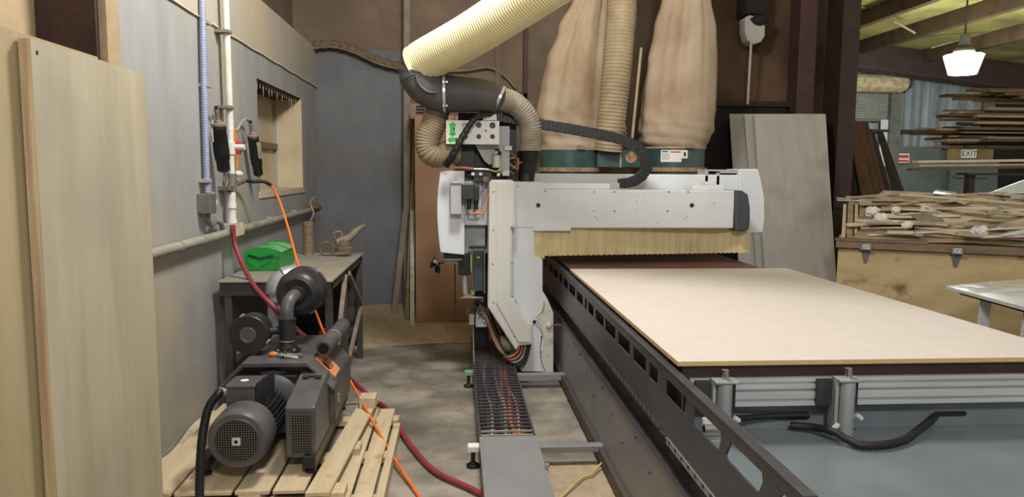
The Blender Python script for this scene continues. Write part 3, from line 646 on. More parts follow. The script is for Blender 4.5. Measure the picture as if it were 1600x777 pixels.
post('leaning_board', (PY(650,200,8.1), Vector((PY(636,518,7.7).x, 7.72, .02))), .05, 'dusty upright board closest to the brown hardboard panel', 'wood_dusty')
post('leaning_board', (PY(645,300,8.0), Vector((PY(644,520,7.5).x, 7.5, .02))), .045, 'short drilled metal strip leaning beside the brown hardboard panel', 'conduit_grey', .012)
# sawdust drifts
def drift(u, v):
    x = XW+.01+(2.4)*u
    front = 6.25+.55*math.sin(min(1,(x+1.55)/1.6)*math.pi/2) if x < .1 else 6.8+.0*(x)
    y = front+(8.47-front)*v
    h = .028*(1-math.exp(-v*16))*(1+.25*math.sin(x*5+y*2))+.07*max(0,v-.45)
    return (x, y, .002+h)
tag(MB().grid(60, 40, drift).build('sawdust_drift', 'sawdust', smooth=70), 'tan sawdust drift banked up along the foot of the back wall', 'sawdust', kind='stuff')
def drift2(u, v):
    y = 2.4+2.3*u; w_ = .62-.35*u+.05*math.sin(y*7); x = XW+.005+w_*v
    return (x, y, .002+.09*(1-v)**1.3*(1+.2*math.sin(y*9)))
tag(MB().grid(50, 16, drift2).build('sawdust_drift', 'sawdust_pale', smooth=70), 'pale sawdust banked along the left wall beside the pallet', 'sawdust', kind='stuff')
def drift3(u, v):
    x = .45+.40*u; y = 2.6+1.28*v; e = min(u,1-u,v*1.3,(1-v)*3)*2
    return (x, y, .001+.012*min(1,e*3)*(1+.3*math.sin(x*40)*math.sin(y*23)))
tag(MB().grid(30, 50, drift3).build('sawdust_patch', 'sawdust', smooth=70), 'tan sawdust spread on the floor between cable tray and machine base', 'sawdust', kind='stuff')

# ================================================================== CABLE TRAY
t = thing('cable_tray', 'grey ladder cable tray with solid cover plate along the floor', 'cable tray', (.28, 4.6, 0))
for x in (.13, .432): bx('side_rail', 'rail_dark', t, x-.006, x+.006, 1.6, 6.4, .06, .152, .002)
bx('tray_bottom', 'base_dark', t, .136, .426, 1.6, 6.4, .06, .066)
for i in range(37):
    y = 3.96+i*.065; bx('rung', 'conduit_grey' if i in (0,1) else 'rail_dark', t, .136, .426, y, y+.013, .136, .146, .001)
bx('cover_plate', 'base_grey', t, .124, .438, 1.6, 3.91, .153, .158, .001)
for (y, m) in ((3.88, 'label_white'), (5.38, 'green_foot')):
    bx('foot_bracket', m, t, .06, .125, y-.03, y+.03, .09, .125, .006)
    MB().lathe((.09,y,.0), (0,0,1), [(0,.036),(.014,.036),(.022,.022),(.03,.012),(.09,.012)], 20).build('levelling_foot', 'black_rubber', t, smooth=35)
bx('crossbar', 'base_grey', t, .438, .84, 3.86, 3.92, .075, .11, .003)
bx('crossbar', 'base_grey', t, .438, .84, 5.3, 5.36, .06, .11, .003)
MB().cyl((.44,3.45,.0), (.44,3.45,.17), .007, n=10).build('stud', 'chrome', t); MB().lathe((.44,3.45,.165),(0,0,1),[(0,.012),(.018,.012)],6).build('stud_nut', 'alu_dull', t)
cols = ['black_rubber','black','conduit_grey','black','black_rubber','conduit_grey','copper','cable_orange','copper','black']
for i, m in enumerate(cols):
    x = .155+i*.0275; P = [Vector((x+.012*math.sin(y*5+i*2), 3.75+y, .088+.012*math.sin(y*7+i))) for y in [k*.09 for k in range(29)]]
    c_ = {'copper':'copper-coloured', 'cable_orange':'orange', 'hose_orange':'bright orange', 'conduit_grey':'grey'}.get(m, 'black')
    tag(MB().tube(P, .010, 8).build('cable', m, smooth=60), c_+' cable lying under the rungs of the floor cable tray', 'cable', 'cables in the tray')
tag(MB().tube(cr([(.50,3.42,.02),(.56,3.5,.03),(.64,3.62,.03),(.71,3.68,.03),(.79,3.8,.05)], 8), .006, 6).build('cord', 'stringy', smooth=60), 'thin yellow cord lying on the sawdust beside the machine base', 'cord')

# ================================================================== CNC ROUTER
cnc = thing('cnc_router', 'large white and grey flatbed cutting machine with bridge over its bed', 'machine', (1.5, 4.0, 0))
# base: side panels
bx('base_side', 'base_grey', cnc, .80, .83, 1.2, 7.2, .1, .475, .002)
bx('base_flange', 'base_dark', cnc, .775, .84, 1.2, 7.2, .03, .1, .004)
bx('base_ledge', 'rail_dark', cnc, .79, .88, 1.2, 7.2, .475, .49, .002)
bx('base_recess', 'base_dark', cnc, .87, .9, 1.2, 7.2, .49, .62)
bx('base_body', 'base_dark', cnc, .86, 2.22, 2.75, 7.1, .12, .8)
b = MB()
for i in range(20): y = 1.9+i*.25; b.cyl((.795,y,.3+.06*(i%3)), (.801,y,.3+.06*(i%3)), .006, n=8)
b.build('base_holes', 'black', cnc)
for (x, y) in ((.81,3.2),(.81,5.0)): MB().lathe((x,y,0),(0,0,1),[(0,.035),(.012,.035),(.03,.012),(.04,.012)],16).build('levelling_foot', 'black_rubber', cnc, smooth=35)
# spoil board
TX0, TX1 = .835, 2.28
bx('bed', 'phenolic_dark', cnc, TX0, TX1, 2.62, 7.1, .845, .884)
bx('bed_surface', 'phenolic', cnc, TX0, TX1, 2.62, 7.1, .884, .8915, .002)
b = MB()
for i in range(48): x = TX0+.02+i*.03; b.box(x, x+.0035, 5.12, 7.1, .8915, .8925)
for i in range(66): y = 5.13+i*.03; b.box(TX0, TX1, y, y+.003, .8915, .8925)
b.build('bed_grooves', 'phenolic_dark', cnc)
# side rail with cut-outs
xr = .785
def ry(px): return PX(px, 500, xr).y
rail = MB(); rail.box(xr, xr+.006, 1.56, 6.6, .832, .868); rail.box(xr, xr+.006, 1.2, 6.6, .60, .768)
wins = [(850,855.5),(857,862.5),(864,870),(872,877.5),(879,886.5),(888,898),(900,910),(913,916.5),(918.5,927),(930,943),(945.5,962),(966,985),(990,1011),(1016,1030),(1043,1077),(1088,1131),(1141,1198),(1219,1300)]
ys = [(ry(a_), ry(c_)) for a_, c_ in wins]
prev = 6.6
for i, (ya, yb) in enumerate(ys):   # rib between prev and ya
    if i in (16, 17):   # flared slanting ribs near the end
        s_ = .03 if i == 16 else .045
        poly = [(prev+.012,.7675),(prev,.780),(prev-s_*.4,.81),(prev-s_*.25,.8325),(ya-s_*1.3,.8325),(ya-s_*.8,.81),(ya-.004,.780),(ya-.014,.7675)]
        rail.prism(poly, 'x', xr, xr+.006)
    elif prev > ya: rail.box(xr, xr+.006, ya, prev, .7675, .8325)
    prev = yb
b = rail
rl = b.build('side_rail', 'rail_dark', cnc)
b = MB(); b.box(xr-.002, xr+.032, 1.55, 6.6, .868, .874); b.build('rail_flange', 'rail_dark', rl, .001)
bx('rail_lip', 'conduit_grey', rl, xr-.004, xr+.02, 1.2, 2.62, .592, .60, .001)
bx('rail_lip_face', 'base_grey', rl, xr-.004, xr, 1.2, 2.62, .60, .618)
b = MB()
for i in range(14): y = 1.75+i*.075; b.box(xr-.006, xr-.004, y, y+.014, .604, .614)
b.build('lip_holes', 'black', rl)
b = MB()
for i in range(34): y = 2.75+i*.07; b.obox((xr-.001,y,.618), (1,0,0), (0,.8,.5), (0,-.5,.8), .002, .035, .008)
b.build('louvre_slots', 'base_dark', rl)
MB().box(xr+.05, xr+.056, 2.62, 6.6, .6, .85).build('inner_plate', 'base_dark', cnc)
for (px, py) in ((912,447),(950,483),(975,505),(1035,560)):
    p = PZ(px, py, .885); MB().lathe((xr+.036, p.y, .855), (0,0,1), [(0,.008),(.02,.008),(.021,.012),(.034,.012)], 10).build('stop_pin', 'black', cnc, smooth=30)
# bracket seen through the rail window
c_ = PX(1112,668,.86); t2 = MB(); t2.box(c_.x-.03,c_.x+.03,c_.y+.01,c_.y+.02,c_.z-.035,c_.z+.03); t2.build('roller_bracket', 'machine_cream', cnc, .004)
MB().cyl((c_.x-.03,c_.y-.01,c_.z), (c_.x+.03,c_.y-.01,c_.z), .014, n=14).build('roller', 'chrome', cnc, smooth=40)
bx('bracket_foot', 'alu_dull', cnc, c_.x-.03, c_.x+.03, c_.y-.03, c_.y+.02, .63, c_.z-.035, .003)
# front frame
bx('front_plate', 'plate_green', cnc, .9, 2.7, .9, 2.66, .622, .630)
bx('front_wall', 'plate_green', cnc, .86, 2.4, 2.655, 2.68, .60, .79)
b = MB()
for k in range(160):
    x = .95+k*.0098; b.sphere((x, 2.654, .631), .0075, (1,.8,.5), 4)
b.build('weld_bead', 'plate_green', cnc, smooth=60)
pr_ = [(2.60,.735),(2.60,.75),(2.612,.753),(2.612,.759),(2.60,.762),(2.60,.788),(2.615,.791),(2.615,.796),(2.60,.80),(2.60,.815),(2.612,.818),(2.612,.824),(2.60,.827),(2.60,.843),(2.66,.843),(2.66,.735)]
MB().prism(pr_, 'x', .86, 2.3).build('aluminium_profile', 'alu', cnc, .0015)
for (xa, xb) in ((1.0,1.345),(1.85,1.978)):
    z = .676; o = [(xa,z-.009),(xb-.008,z-.009),(xb,z-.004),(xb,z+.004),(xb-.008,z+.009),(xa,z+.009)]
    MB().prism(o, 'y', 2.650, 2.6545).build('slot', 'black', cnc)
# pneumatic stops
for (px) in (1133, 1325):
    x = PY(px, 592, 2.555).x; y = 2.555
    st = MB().lathe((x,y,.632), (0,0,1), [(0,.022),(.004,.0275),(.208,.0275),(.21,.022)], 24).build('stop_cylinder', 'alu_dull', cnc, smooth=35)
    bx('cylinder_flange', 'alu_dull', st, x-.044, x+.044, y-.03, y+.035, .842, .854, .004)
    MB().cyl((x,y,.854), (x,y,.889), .0135, n=16).build('piston', 'chrome', st, smooth=40)
    bx('mount_bracket', 'black', st, x+.03, x+.042, y, y+.05, .74, .842, .002)
    bx('mount_bracket', 'alu_dull', st, x-.044, x-.03, y, y+.05, .66, .842, .002)
    MB().cyl((x+.035,y-.01,.715), (x+.055,y-.01,.70), .009, n=10).build('air_fitting', 'machine_cream', st)
    MB().cyl((x-.06,y-.02,.665), (x-.035,y-.01,.68), .010, n=10).build('air_fitting', 'machine_cream', st)
    bx('profile_clamp', 'black_dusty', cnc, x-.10, x-.045, 2.58, 2.6, .74, .84, .003)
P = cr([PY(1235,665,2.62), PY(1270,668,2.58), PY(1300,674,2.5), PY(1322,686,2.46), PY(1345,696,2.42), PY(1380,697,2.42), PY(1410,690,2.46), PY(1440,668,2.55), PY(1462,650,2.64)], 8)
P = [Vector((p.x, p.y, max(p.z, .648))) for p in P]
tag(MB().tube(P, [.013+.0025*(i%2) for i in range(len(P))], 10).build('cable', 'black_rubber', smooth=60), 'black wrapped cable looping over the machine front plate', 'cable')
P = cr([PY(1150,655,2.6), PY(1180,652,2.63), PY(1215,650,2.64), PY(1250,649,2.642), PY(1264,649,2.645)], 8)
tag(MB().tube(P, [.010+.0025*(i%2) for i in range(len(P))], 10).build('cable', 'black_rubber', smooth=60), 'short black cable entering the slot behind the left stop cylinder', 'cable')

# ---- gantry
g = cnc; GY = 5.5
p = PY(270,0,GY)
BX0, BX1 = .36, PY(1147,330,GY).x
bz0, bz1 = 1.178, 1.468
bm = MB().box(BX0, BX1, GY, 5.86, bz0, bz1).build('beam', 'machine_white', cnc, .008)
# bolt holes
b = MB()
for (px, py, r) in ((841,321,.017),(1081,321,.017),(852,299,.005),(929,300,.005),(960,300,.006),(1045,300,.006),(1075,300,.006),(995,307,.003),(1007,307,.003),(995,315,.004),(1009,315,.003),(960,330,.006),(1043,330,.006),(928,330,.004),(930,339,.004),(934,343,.004),(1074,338,.004),(1070,342,.004),(1116,318,.004),(1108,323,.003),(888,316,.003),(862,338,.003),(826,323,.003),(995,326,.003),(1009,326,.003),(1027,349,.003)):
    c_ = PY(px, py, GY); b.lathe((c_.x, GY-.0012, c_.z), (0,1,0), [(0,r),(.001,r)], 14)
b.build('drilling_pattern', 'black', bm)['kind'] = 'stuff'
# dark end cap
pc = ypoly([(1147,297),(1158,298),(1167,304),(1170,325),(1170,345),(1168,358),(1160,362),(1147,361)], GY)
MB().prism(pc, 'y', GY-.03, 5.84).build('end_cap', 'cap_dark', cnc, .012, segs=3)
# skirt holder
p, q_ = PY(833,351,GY-.004), PY(892,351,GY-.004)
hd = bx('skirt_holder', 'machine_white', cnc, p.x, q_.x, GY-.012, GY, bz0-.02, bz0+.02, .003)
# rear beam and top cover
bx('rear_beam', 'machine_white', cnc, BX0-.1, 2.3, 5.9, 6.2, 1.28, 1.585, .01)
bx('top_cover', 'machine_white', cnc, .34, PY(955,290,GY+.05).x, GY+.03, GY+.3, bz1, bz1+.045, .006)
bx('top_cover', 'machine_grey', cnc, PY(952,290,GY+.05).x, PY(967,290,GY+.05).x, GY+.02, GY+.14, bz1, bz1+.05, .003)
p, q_ = PY(1079,290,5.6), PY(1128,290,5.6); bx('top_bracket', 'machine_white', cnc, p.x, q_.x, 5.55, 5.8, bz1, bz1+.04, .004)
p, q_ = PY(1101,290,5.6), PY(1114,290,5.6); bx('top_bracket', 'machine_white', cnc, p.x, q_.x, 5.57, 5.7, bz1+.04, bz1+.065, .004)
# right hood
ph = ypoly([(1155,264),(1185,264),(1190,283),(1195,310),(1195,345),(1192,364),(1160,366),(1156,362)], 5.86)
hood = MB().prism(ph, 'y', 5.86, 6.15).build('end_hood', 'machine_white', cnc, .01, segs=3)
fr = [(1102,265,1157,268),(1102,268,1106,294),(1120,268,1124,290),(1120,268,1157,271)]
for a_ in fr:
    p, q_ = PY(a_[0],a_[1],5.9), PY(a_[2],a_[3],5.9); bx('hood_frame', 'machine_grey', hood, p.x, q_.x, 5.9, 6.1, q_.z, p.z, .002)
p, q_ = PY(1106,270,5.98), PY(1122,285,5.98); bx('hood_gearbox', 'machine_grey', hood, p.x, q_.x, 5.98, 6.05, q_.z, p.z, .006)
p, q_ = PY(1124,271,6.1), PY(1157,294,6.1); bx('hood_back', 'base_grey', hood, p.x, q_.x, 6.1, 6.12, q_.z, p.z)
# skirt of strips
def skirt(a_, b_, za, zb, top, n):
    a_, b_ = Vector(a_), Vector(b_); d_ = (b_-a_)/n; m_ = MB(); nn = Vector((-d_.y, d_.x, 0)).normalized()
    for i in range(n):
        p0 = a_+d_*i; p1 = p0+d_*1.0; o_ = nn*(.002*(i % 2)+.002*math.sin(i*1.9)); f_ = za+(zb-za)*i/n+.003*math.sin(i*2.3)
        m_.add([(p0.x,p0.y,top),(p1.x,p1.y,top),(p1.x+o_.x,p1.y+o_.y,f_),(p0.x+o_.x,p0.y+o_.y,f_)], [(0,1,2,3)])
    return m_
def sp(px, y): return (PY(px,400,y).x, y, 0)
sk = skirt(sp(851,5.53), sp(1112,5.64), .965, .972, 1.2, 90).build('dust_skirt', 'brush', cnc, solid=.002)
skirt(sp(834,5.512), sp(851,5.53), .943, .945, bz0-.01, 5).build('skirt_side', 'brush', sk, solid=.002)
skirt(sp(1112,5.64), sp(1170,5.56), .972, .985, 1.2, 22).build('skirt_side', 'brush', sk, solid=.002)
bx('skirt_clip', 'chrome', sk, PY(860,395,5.52).x, PY(866,395,5.52).x, 5.515, 5.525, .965, .985)
# column plate
pc = ypoly([(766,284),(850,284),(850,362),(835,362),(835,402),(848,406),(848,455),(856,468),(865,490),(865,596),(856,598),(848,582),(815,581),(811,574),(828,530),(806,470),(766,470)], GY)
colm = MB().prism(pc, 'y', GY+.004, GY+.3).build('column', 'machine_white', cnc, .006)
# stained foot patch
pf = ypoly([(849,470),(856,478),(864,492),(864,594),(857,596),(848,580),(845,560),(850,535),(846,510),(838,500),(846,490)], GY)
MB().prism(pf, 'y', GY-.004, GY+.004).build('foot_plate', 'machine_stain', colm, .002)
for (px, py, r, m) in ((835,503,.013,'black'),(828,502,.012,'pvc'),(846,527,.006,'black'),(846,550,.004,'black'),(845,557,.004,'black'),(857,554,.004,'black')):
    c_ = PY(px,py,GY); MB().lathe((c_.x,GY-.006,c_.z),(0,1,0),[(0,r),(.01,r)],14).build('bolt', m, colm)
c_ = PY(857,508,GY); MB().lathe((c_.x,GY-.03,c_.z),(0,1,0),[(0,.012),(.008,.022),(.016,.022),(.02,.01),(.03,.01)],18).build('lock_knob', 'machine_stain', colm, smooth=35)
MB().cyl((c_.x,GY-.02,c_.z), (c_.x+.1,GY-.02,c_.z+.005), .005, n=8).build('lock_lever', 'steel_dusty', colm)
MB().tube(cr([PY(850,472,GY-.006), PY(849,484,GY-.006), PY(838,497,GY-.006)], 6), .002, 6).build('seam', 'black', colm)
MB().tube(cr([PY(838,507,GY-.006), PY(847,520,GY-.006), PY(844,545,GY-.006), PY(846,565,GY-.006), PY(853,582,GY-.006)], 6), .002, 6).build('seam', 'black', colm)
# cover box on the column
o1 = ypoly([(764,286),(768,281),(800,281),(805,285),(805,356),(800,357),(800,462),(817,492),(832,506),(832,538),(811,540),(806,548),(762,480)], GY-.1)
cv = MB().prism(o1, 'y', GY-.12, GY+.01).build('column_cover', 'machine_cream', cnc, .012, segs=3)
o2 = ypoly([(775,290),(778,285),(799,285),(802,289),(802,353),(797,356),(797,464),(813,494),(829,508),(829,535),(810,535),(775,473)], GY-.125)
MB().prism(o2, 'y', GY-.13, GY-.118).build('cover_panel', 'machine_cream', cv, .004)
for (px, py) in ((771,300),(771,360),(770,413),(771,473),(800,358),(800,412),(800,463),(804,526),(809,291)):
    c_ = PY(px,py,GY-.12); MB().lathe((c_.x,GY-.1215,c_.z),(0,1,0),[(0,.005),(.004,.005)],10).build('screw', 'black', cv)
# ---- cables below the column
for i in range(9):
    m = ['black','copper','black_rubber','cable_orange','black','conduit_grey','black_rubber','black','black_rubber'][i]
    o_ = i*3.2
    P = cr([PY(758+i*.6,495,5.48), PY(768+i,525,5.47), PY(778+i*1.5,546+i,5.44), PY(790+i*2.2,556+i*2,5.42), PY(806+i*2,548+i*2,5.42), PY(812+i*2.2,530,5.45)], 8)
    tag(MB().tube(P, .0085, 8).build('cable', m, smooth=60), {'copper':'copper-coloured','cable_orange':'orange','conduit_grey':'grey'}.get(m,'black')+' cable looping out below the column cover', 'cable', 'cables under the bridge column')
p, q_ = PY(778,545,5.46), PY(800,556,5.46)
MB().lathe(PY(780,536,5.52), (1,0,-.25), [(0,.06),(.09,.05)], 18).build('cable_duct', 'hose_grey', cnc, smooth=40)
for i in range(7):
    P = [PY(758+i*2.6,480+i*2,5.62), PY(770+i*2.4,515,5.6), PY(786+i*1.5,548,5.56)]
    MB().tube(cr(P, 6), .009, 7).build('wire_harness', ['black','cable_orange','black_rubber'][i % 3], cnc, smooth=60)

# ---- machining head
hd = MB().prism(ypoly([(688,267),(726,267),(726,399),(688,395),(685,370),(683,340),(683,315),(685,290)], 5.55), 'y', 5.55, 6.0).build('head_cover', 'machine_white', cnc, .008, segs=3)
def hb(name, m, x0, y0, x1, y1, y, d_=.05, par=None, bev=.003):
    p, q_ = PY(x0,y0,y), PY(x1,y1,y); return bx(name, m, par or hd, p.x, q_.x, y, y+d_, q_.z, p.z, bev)
hb('head_plate', 'machine_white', 726, 284, 764, 352, 5.6, .3)
hb('head_lower', 'machine_grey', 726, 352, 764, 396, 5.68, .25)
hb('head_slot', 'black', 758, 354, 761, 385, 5.675, .01)
hb('side_box', 'machine_grey', 704, 285, 721, 335, 5.45, .1, bev=.004)
hb('side_box_top', 'chrome', 704, 284.5, 720, 288, 5.44, .1)
mt = hb('servo_motor', 'black_plastic', 721, 287, 741, 312, 5.42, .11, bev=.008)
hb('motor_rear', 'black_plastic', 741, 290, 749, 313, 5.43, .09, mt)
b = MB()
for i in range(4): p = PY(742+i*1.8,291,5.425); b.box(p.x, p.x+.004, 5.425, 5.43, PY(0,312,5.43).z, PY(0,291,5.43).z)
b.build('motor_ribs', 'black', mt)
for px in (733, 744):
    MB().lathe(PY(px,312,5.47), (0,0,-1), [(0,.018),(.03,.018),(.032,.014),(.06,.014),(.062,.018),(.07,.018)], 14).build('connector', 'black', mt, smooth=40)
    MB().tube(cr([PY(px,328,5.47), PY(px+2,333,5.46), PY(px+12,333,5.46), PY(758,325,5.47), PY(762,305,5.5), PY(764,292,5.52)], 8), .0065, 8).build('motor_cable', 'copper', mt, smooth=60)
MB().tube(cr([PY(752,330,5.5), PY(755,310,5.5), PY(752,300,5.5), PY(757,290,5.5)], 8), .005, 8).build('motor_cable', 'conduit_blue', mt, smooth=60)
hb('spindle_base', 'black', 693, 396, 722, 407, 5.6, .3)
hb('spindle_rim', 'chrome', 693, 405, 722, 407, 5.595, .01)
hb('spindle_arm', 'steel_dusty', 690, 408, 716, 412, 5.6, .04)
b = MB()
for i in range(9):
    p = PY(674+random.uniform(0,18), 402+random.uniform(0,16), 5.55+random.uniform(0,.1)); b.cyl(p, p+Vector((random.uniform(-.02,.02), random.uniform(-.02,.02), random.uniform(-.05,.03))), random.uniform(.008,.016), n=10)
p0 = PY(682,410,5.6); b.cyl(p0+Vector((-.04,0,0)), p0+Vector((.06,0,0)), .012, n=10)
b.build('sensor_cluster', 'black', hd, .001)
b = MB(); p = PY(678,403,5.53); b.cyl(p, p+Vector((0,0,.05)), .006, n=8); p = PY(680,408,5.53); b.box(p.x-.012,p.x+.012,5.52,5.53,p.z-.014,p.z+.012); b.build('sensor_tips', 'chrome', hd)
# drill block frame
df = hb('drill_block', 'glass_teal', 737, 392, 757, 455, 5.6, .12)
hb('drill_crossbar', 'black', 733, 385, 761, 389, 5.5, .06, df)
for px in (738, 757): MB().cyl(PY(px,386,5.53), PY(px,458,5.53), .0075, n=10).build('guide_rod', 'chrome', df, smooth=40)
hb('green_strip', 'yellow_green', 735.5, 398, 737, 425, 5.53, .02, df)
hb('drill_label', 'yellow_green', 745, 401, 750, 404, 5.598, .003, df)
hb('hose_coupling', 'black', 716, 398, 735, 430, 5.62, .1)
MB().cyl(PY(726,430,5.65), PY(727,460,5.65), .022, n=16).build('air_cylinder', 'alu_dull', hd, smooth=40)
MB().lathe(PY(737,468,5.55), (0,.25,1), [(0,.09),(.008,.095),(.014,.09)], 30).build('tool_disc', 'conduit_grey', hd, smooth=35)
for i in range(14):
    p = PY(725+random.uniform(0,34), 458+random.uniform(0,12), 5.5+random.uniform(0,.1)); MB().cyl(p, p+Vector((random.uniform(-.03,.03), 0, random.uniform(-.02,.04))), random.uniform(.005,.012), n=8).build('drill_chuck', 'steel_dusty', hd)
b = MB()
for i in range(12):
    p = PY(732+random.uniform(0,24), 474+random.uniform(0,6), 5.6); b.tube(cr([p, p+Vector((random.uniform(-.04,.04),0,-.05)), p+Vector((random.uniform(-.03,.05),0,-.1))], 5), .0035, 6)
b.build('loose_wires', 'steel_dusty', hd)
hb('valve_box', 'machine_grey', 733, 492, 741, 508, 5.58, .06)
hb('valve_box', 'machine_white', 743, 491, 762, 512, 5.62, .1, bev=.01)
hb('dark_carriage', 'black', 741, 455, 764, 540, 5.75, .2)
hb('dark_carriage', 'black', 741, 396, 764, 470, 5.78, .2)
MB().tube(cr([PY(739,500,5.6), PY(740,540,5.6), PY(741,575,5.5)], 5), .006, 6).build('guide_wire', 'steel_dusty', hd)
# upper carriage: dark guts behind the white panel
hb('carriage_frame', 'machine_grey', 780, 197, 796, 272, 5.55, .05)
hb('carriage_foot', 'machine_cream', 788, 228, 800, 235, 5.53, .03)
hb('carriage_foot', 'machine_cream', 785, 266, 796, 275, 5.5, .03)
MB().prism(ypoly([(742,226),(784,226),(784,250),(765,258),(757,252)], 5.56), 'y', 5.56, 5.58).build('gusset', 'machine_grey', hd, .002)
hb('carriage_core', 'black', 716, 176, 806, 282, 5.66, .2)
hb('carriage_core', 'black', 712, 226, 742, 268, 5.6, .1)
hb('carriage_block', 'cap_dark', 740, 264, 768, 284, 5.52, .1)
MB().lathe(PY(776,262,5.5), (0,0,1), [(0,.034),(.09,.034),(.092,.026),(.1,.03),(.12,.03)], 20).build('air_reservoir', 'alu', hd, smooth=40)
MB().lathe(PY(777,243,5.5), (0,0,1), [(0,.03),(.03,.03),(.035,.015),(.05,.015)], 14).build('reservoir_cap', 'black', hd, smooth=40)
MB().cyl(PY(740,264,5.48), PY(763,265,5.48), .010, n=12).build('braided_line', 'chrome', hd, smooth=40)
MB().tube(cr([PY(710,262,5.5), PY(722,262,5.5), PY(740,264,5.48)], 6), .008, 8).build('copper_line', 'copper', hd, smooth=60)
MB().tube(cr([PY(763,265,5.48), PY(775,268,5.46), PY(782,264,5.46), PY(790,262,5.46)], 6), .006, 8).build('air_line', 'stringy', hd, smooth=60)
for i in range(10):
    s_ = random.Random(i); a_ = PY(796+s_.uniform(0,12), 238+s_.uniform(0,10), 5.6); c_ = PY(800+s_.uniform(0,18), 262+s_.uniform(0,14), 5.6)
    MB().tube(cr([a_, (a_+c_)/2+Vector((s_.uniform(-.08,.1),-.02,s_.uniform(-.02,.05))), c_], 6), .004, 6).build('carriage_wire', ['conduit_grey','black','stringy','cable_orange'][i % 4], hd, smooth=60)
hb('carriage_side', 'black', 796, 236, 818, 280, 5.7, .15)
for (px, py) in ((739,272),(751,272),(779,273)): hb('fitting', 'label_white', px-2.5, py-2.5, px+2.5, py+2.5, 5.49, .02)
MB().sphere(PY(759,282,5.5), .026, (1,1,1.1), 8, .1).build('hose_knuckle', 'wood_dusty', hd)
# white perforated panel with arrows
pp = hb('holed_panel', 'label_white', 697, 188, 780, 226, 5.45, .012, bev=.001)
MB().prism(ypoly([(754,188),(755,184),(760,179),(776,179),(776,188)], 5.45), 'y', 5.45, 5.462).build('panel_tab', 'machine_white', pp)
for (px, py, r) in ((748,195.5,.021),(769.5,196,.023),(727,213.5,.017),(748,213.5,.018),(769.5,213.5,.018),(759,204.5,.007)):
    c_ = PY(px,py,5.45); MB().lathe((c_.x,5.449,c_.z),(0,1,0),[(0,r),(.002,r)],22).build('hole', 'base_dark', pp)
c_ = PY(726,195,5.45); MB().lathe((c_.x,5.447,c_.z),(0,1,0),[(0,.018),(.002,.02),(.003,.016)],22).build('hole', 'machine_grey', pp)
MB().prism(ypoly([(701,195),(707,190),(713,195),(711,197),(711,207),(713,209),(707,213),(701,209),(703,207),(703,197)], 5.447), 'y', 5.446, 5.45).build('arrow_sticker', 'green_arrow', pp)
MB().prism(ypoly([(699,218),(705,213),(705,215),(718,215),(718,221),(705,221),(705,224)], 5.447), 'y', 5.446, 5.45).build('arrow_sticker', 'green_arrow', pp)
hb('arrow_glyph', 'label_black', 708, 200, 710, 203, 5.444, .002, pp, 0); hb('arrow_glyph', 'label_black', 706.5, 208.5, 708.5, 210.5, 5.444, .002, pp, 0)
MB().prism(ypoly([(711,216.5),(714.5,216.5),(712.5,220)], 5.444), 'y', 5.444, 5.446).build('arrow_glyph', 'label_black', pp); hb('arrow_glyph', 'label_black', 702, 218, 704, 219, 5.444, .002, pp, 0)
# diagonal black wrapped hose
P = resample(cr([PY(768,178,5.45), PY(750,180,5.38), PY(738,190,5.36), PY(725,210,5.36), PY(714,230,5.36), PY(704,248,5.38), PY(696,259,5.42)], 10), .012)
MB().tube(P, [(.017+.010*i/len(P))*(1+.14*((i//2) % 2)) for i in range(len(P))], 14).build('wrapped_hose', 'black', hd, smooth=50)
# energy chain
P = resample(cr([PY(765,180,5.6), PY(785,184,5.6), PY(830,192,5.6), PY(880,200,5.6), PY(930,209,5.6), PY(970,218,5.6), PY(995,230,5.6), PY(1008,246,5.6), PY(1010,262,5.6), PY(1000,277,5.6), PY(985,285,5.6), PY(965,287,5.6)], 12), .034)
b = MB()
for i in range(len(P)-1):
    u = (P[i+1]-P[i]).normalized(); v = Vector((0,1,0)); w_ = u.cross(v)
    b.obox((P[i]+P[i+1])/2, u, v, w_, .0345, .1 if i % 2 else .096, .074 if i % 2 else .070)
ch = b.build('cable_chain', 'black', cnc, .002)
b = MB(); p0 = PY(768,176,5.6)
for i in range(4): b.box(p0.x+i*.022, p0.x+i*.022+.014, 5.54, 5.6, p0.z-.03, p0.z+.012)
b.box(p0.x-.02, p0.x+.1, 5.56, 5.6, p0.z+.0, p0.z+.03); b.build('chain_clamp', 'conduit_grey', ch, .006)

# ---- workpiece
ws = thing('mdf_sheet', 'large pale fibreboard sheet lying flat on the machine bed', 'board', (1.6, 3.9, .892))
o = MB().box(.81, 2.41, 2.60, 5.19, .8925, .91).build('board', 'mdf', ws, .0008); o.data.materials.append(M['mdf_edge'])
for pl in o.data.polygons:
    if abs(pl.normal.z) < .5: pl.material_index = 1

# ================================================================== OVERHEAD DUCT
du = thing('flexible_duct', 'thick pale yellow ribbed hose rising from the black elbow overhead', 'duct', (0,5.4,2.2))
e0 = PY(663,96,5.45)
ribbed([e0+Vector((-.05,0,-.03)), PY(668,92,5.4), PY(730,58,5.1), PY(795,17,4.8), PY(870,-32,4.5), PY(960,-90,4.2), PY(1060,-160,3.9)], .146, .142, .021, .022, 48, 6).build('hose', 'hose_yellow', du, smooth=80)
el = thing('duct_manifold', 'black plastic elbow and splitter duct above the machining head', 'duct', (0,5.45,2.0))
def erun(pts, rr, name, m, par=el, n=32, amp=0):
    P = cr(pts, 10); L = len(P); r_ = [rr[0]+(rr[1]-rr[0])*i/(L-1) for i in range(L)]; return MB().tube(P, r_, n).build(name, m, par, smooth=50)
erun([PY(672,90,5.42), PY(657,102,5.44), PY(654,120,5.45), PY(668,137,5.45), PY(690,146,5.45), PY(700,147,5.45)], (.132,.135), 'elbow', 'elbow_black')
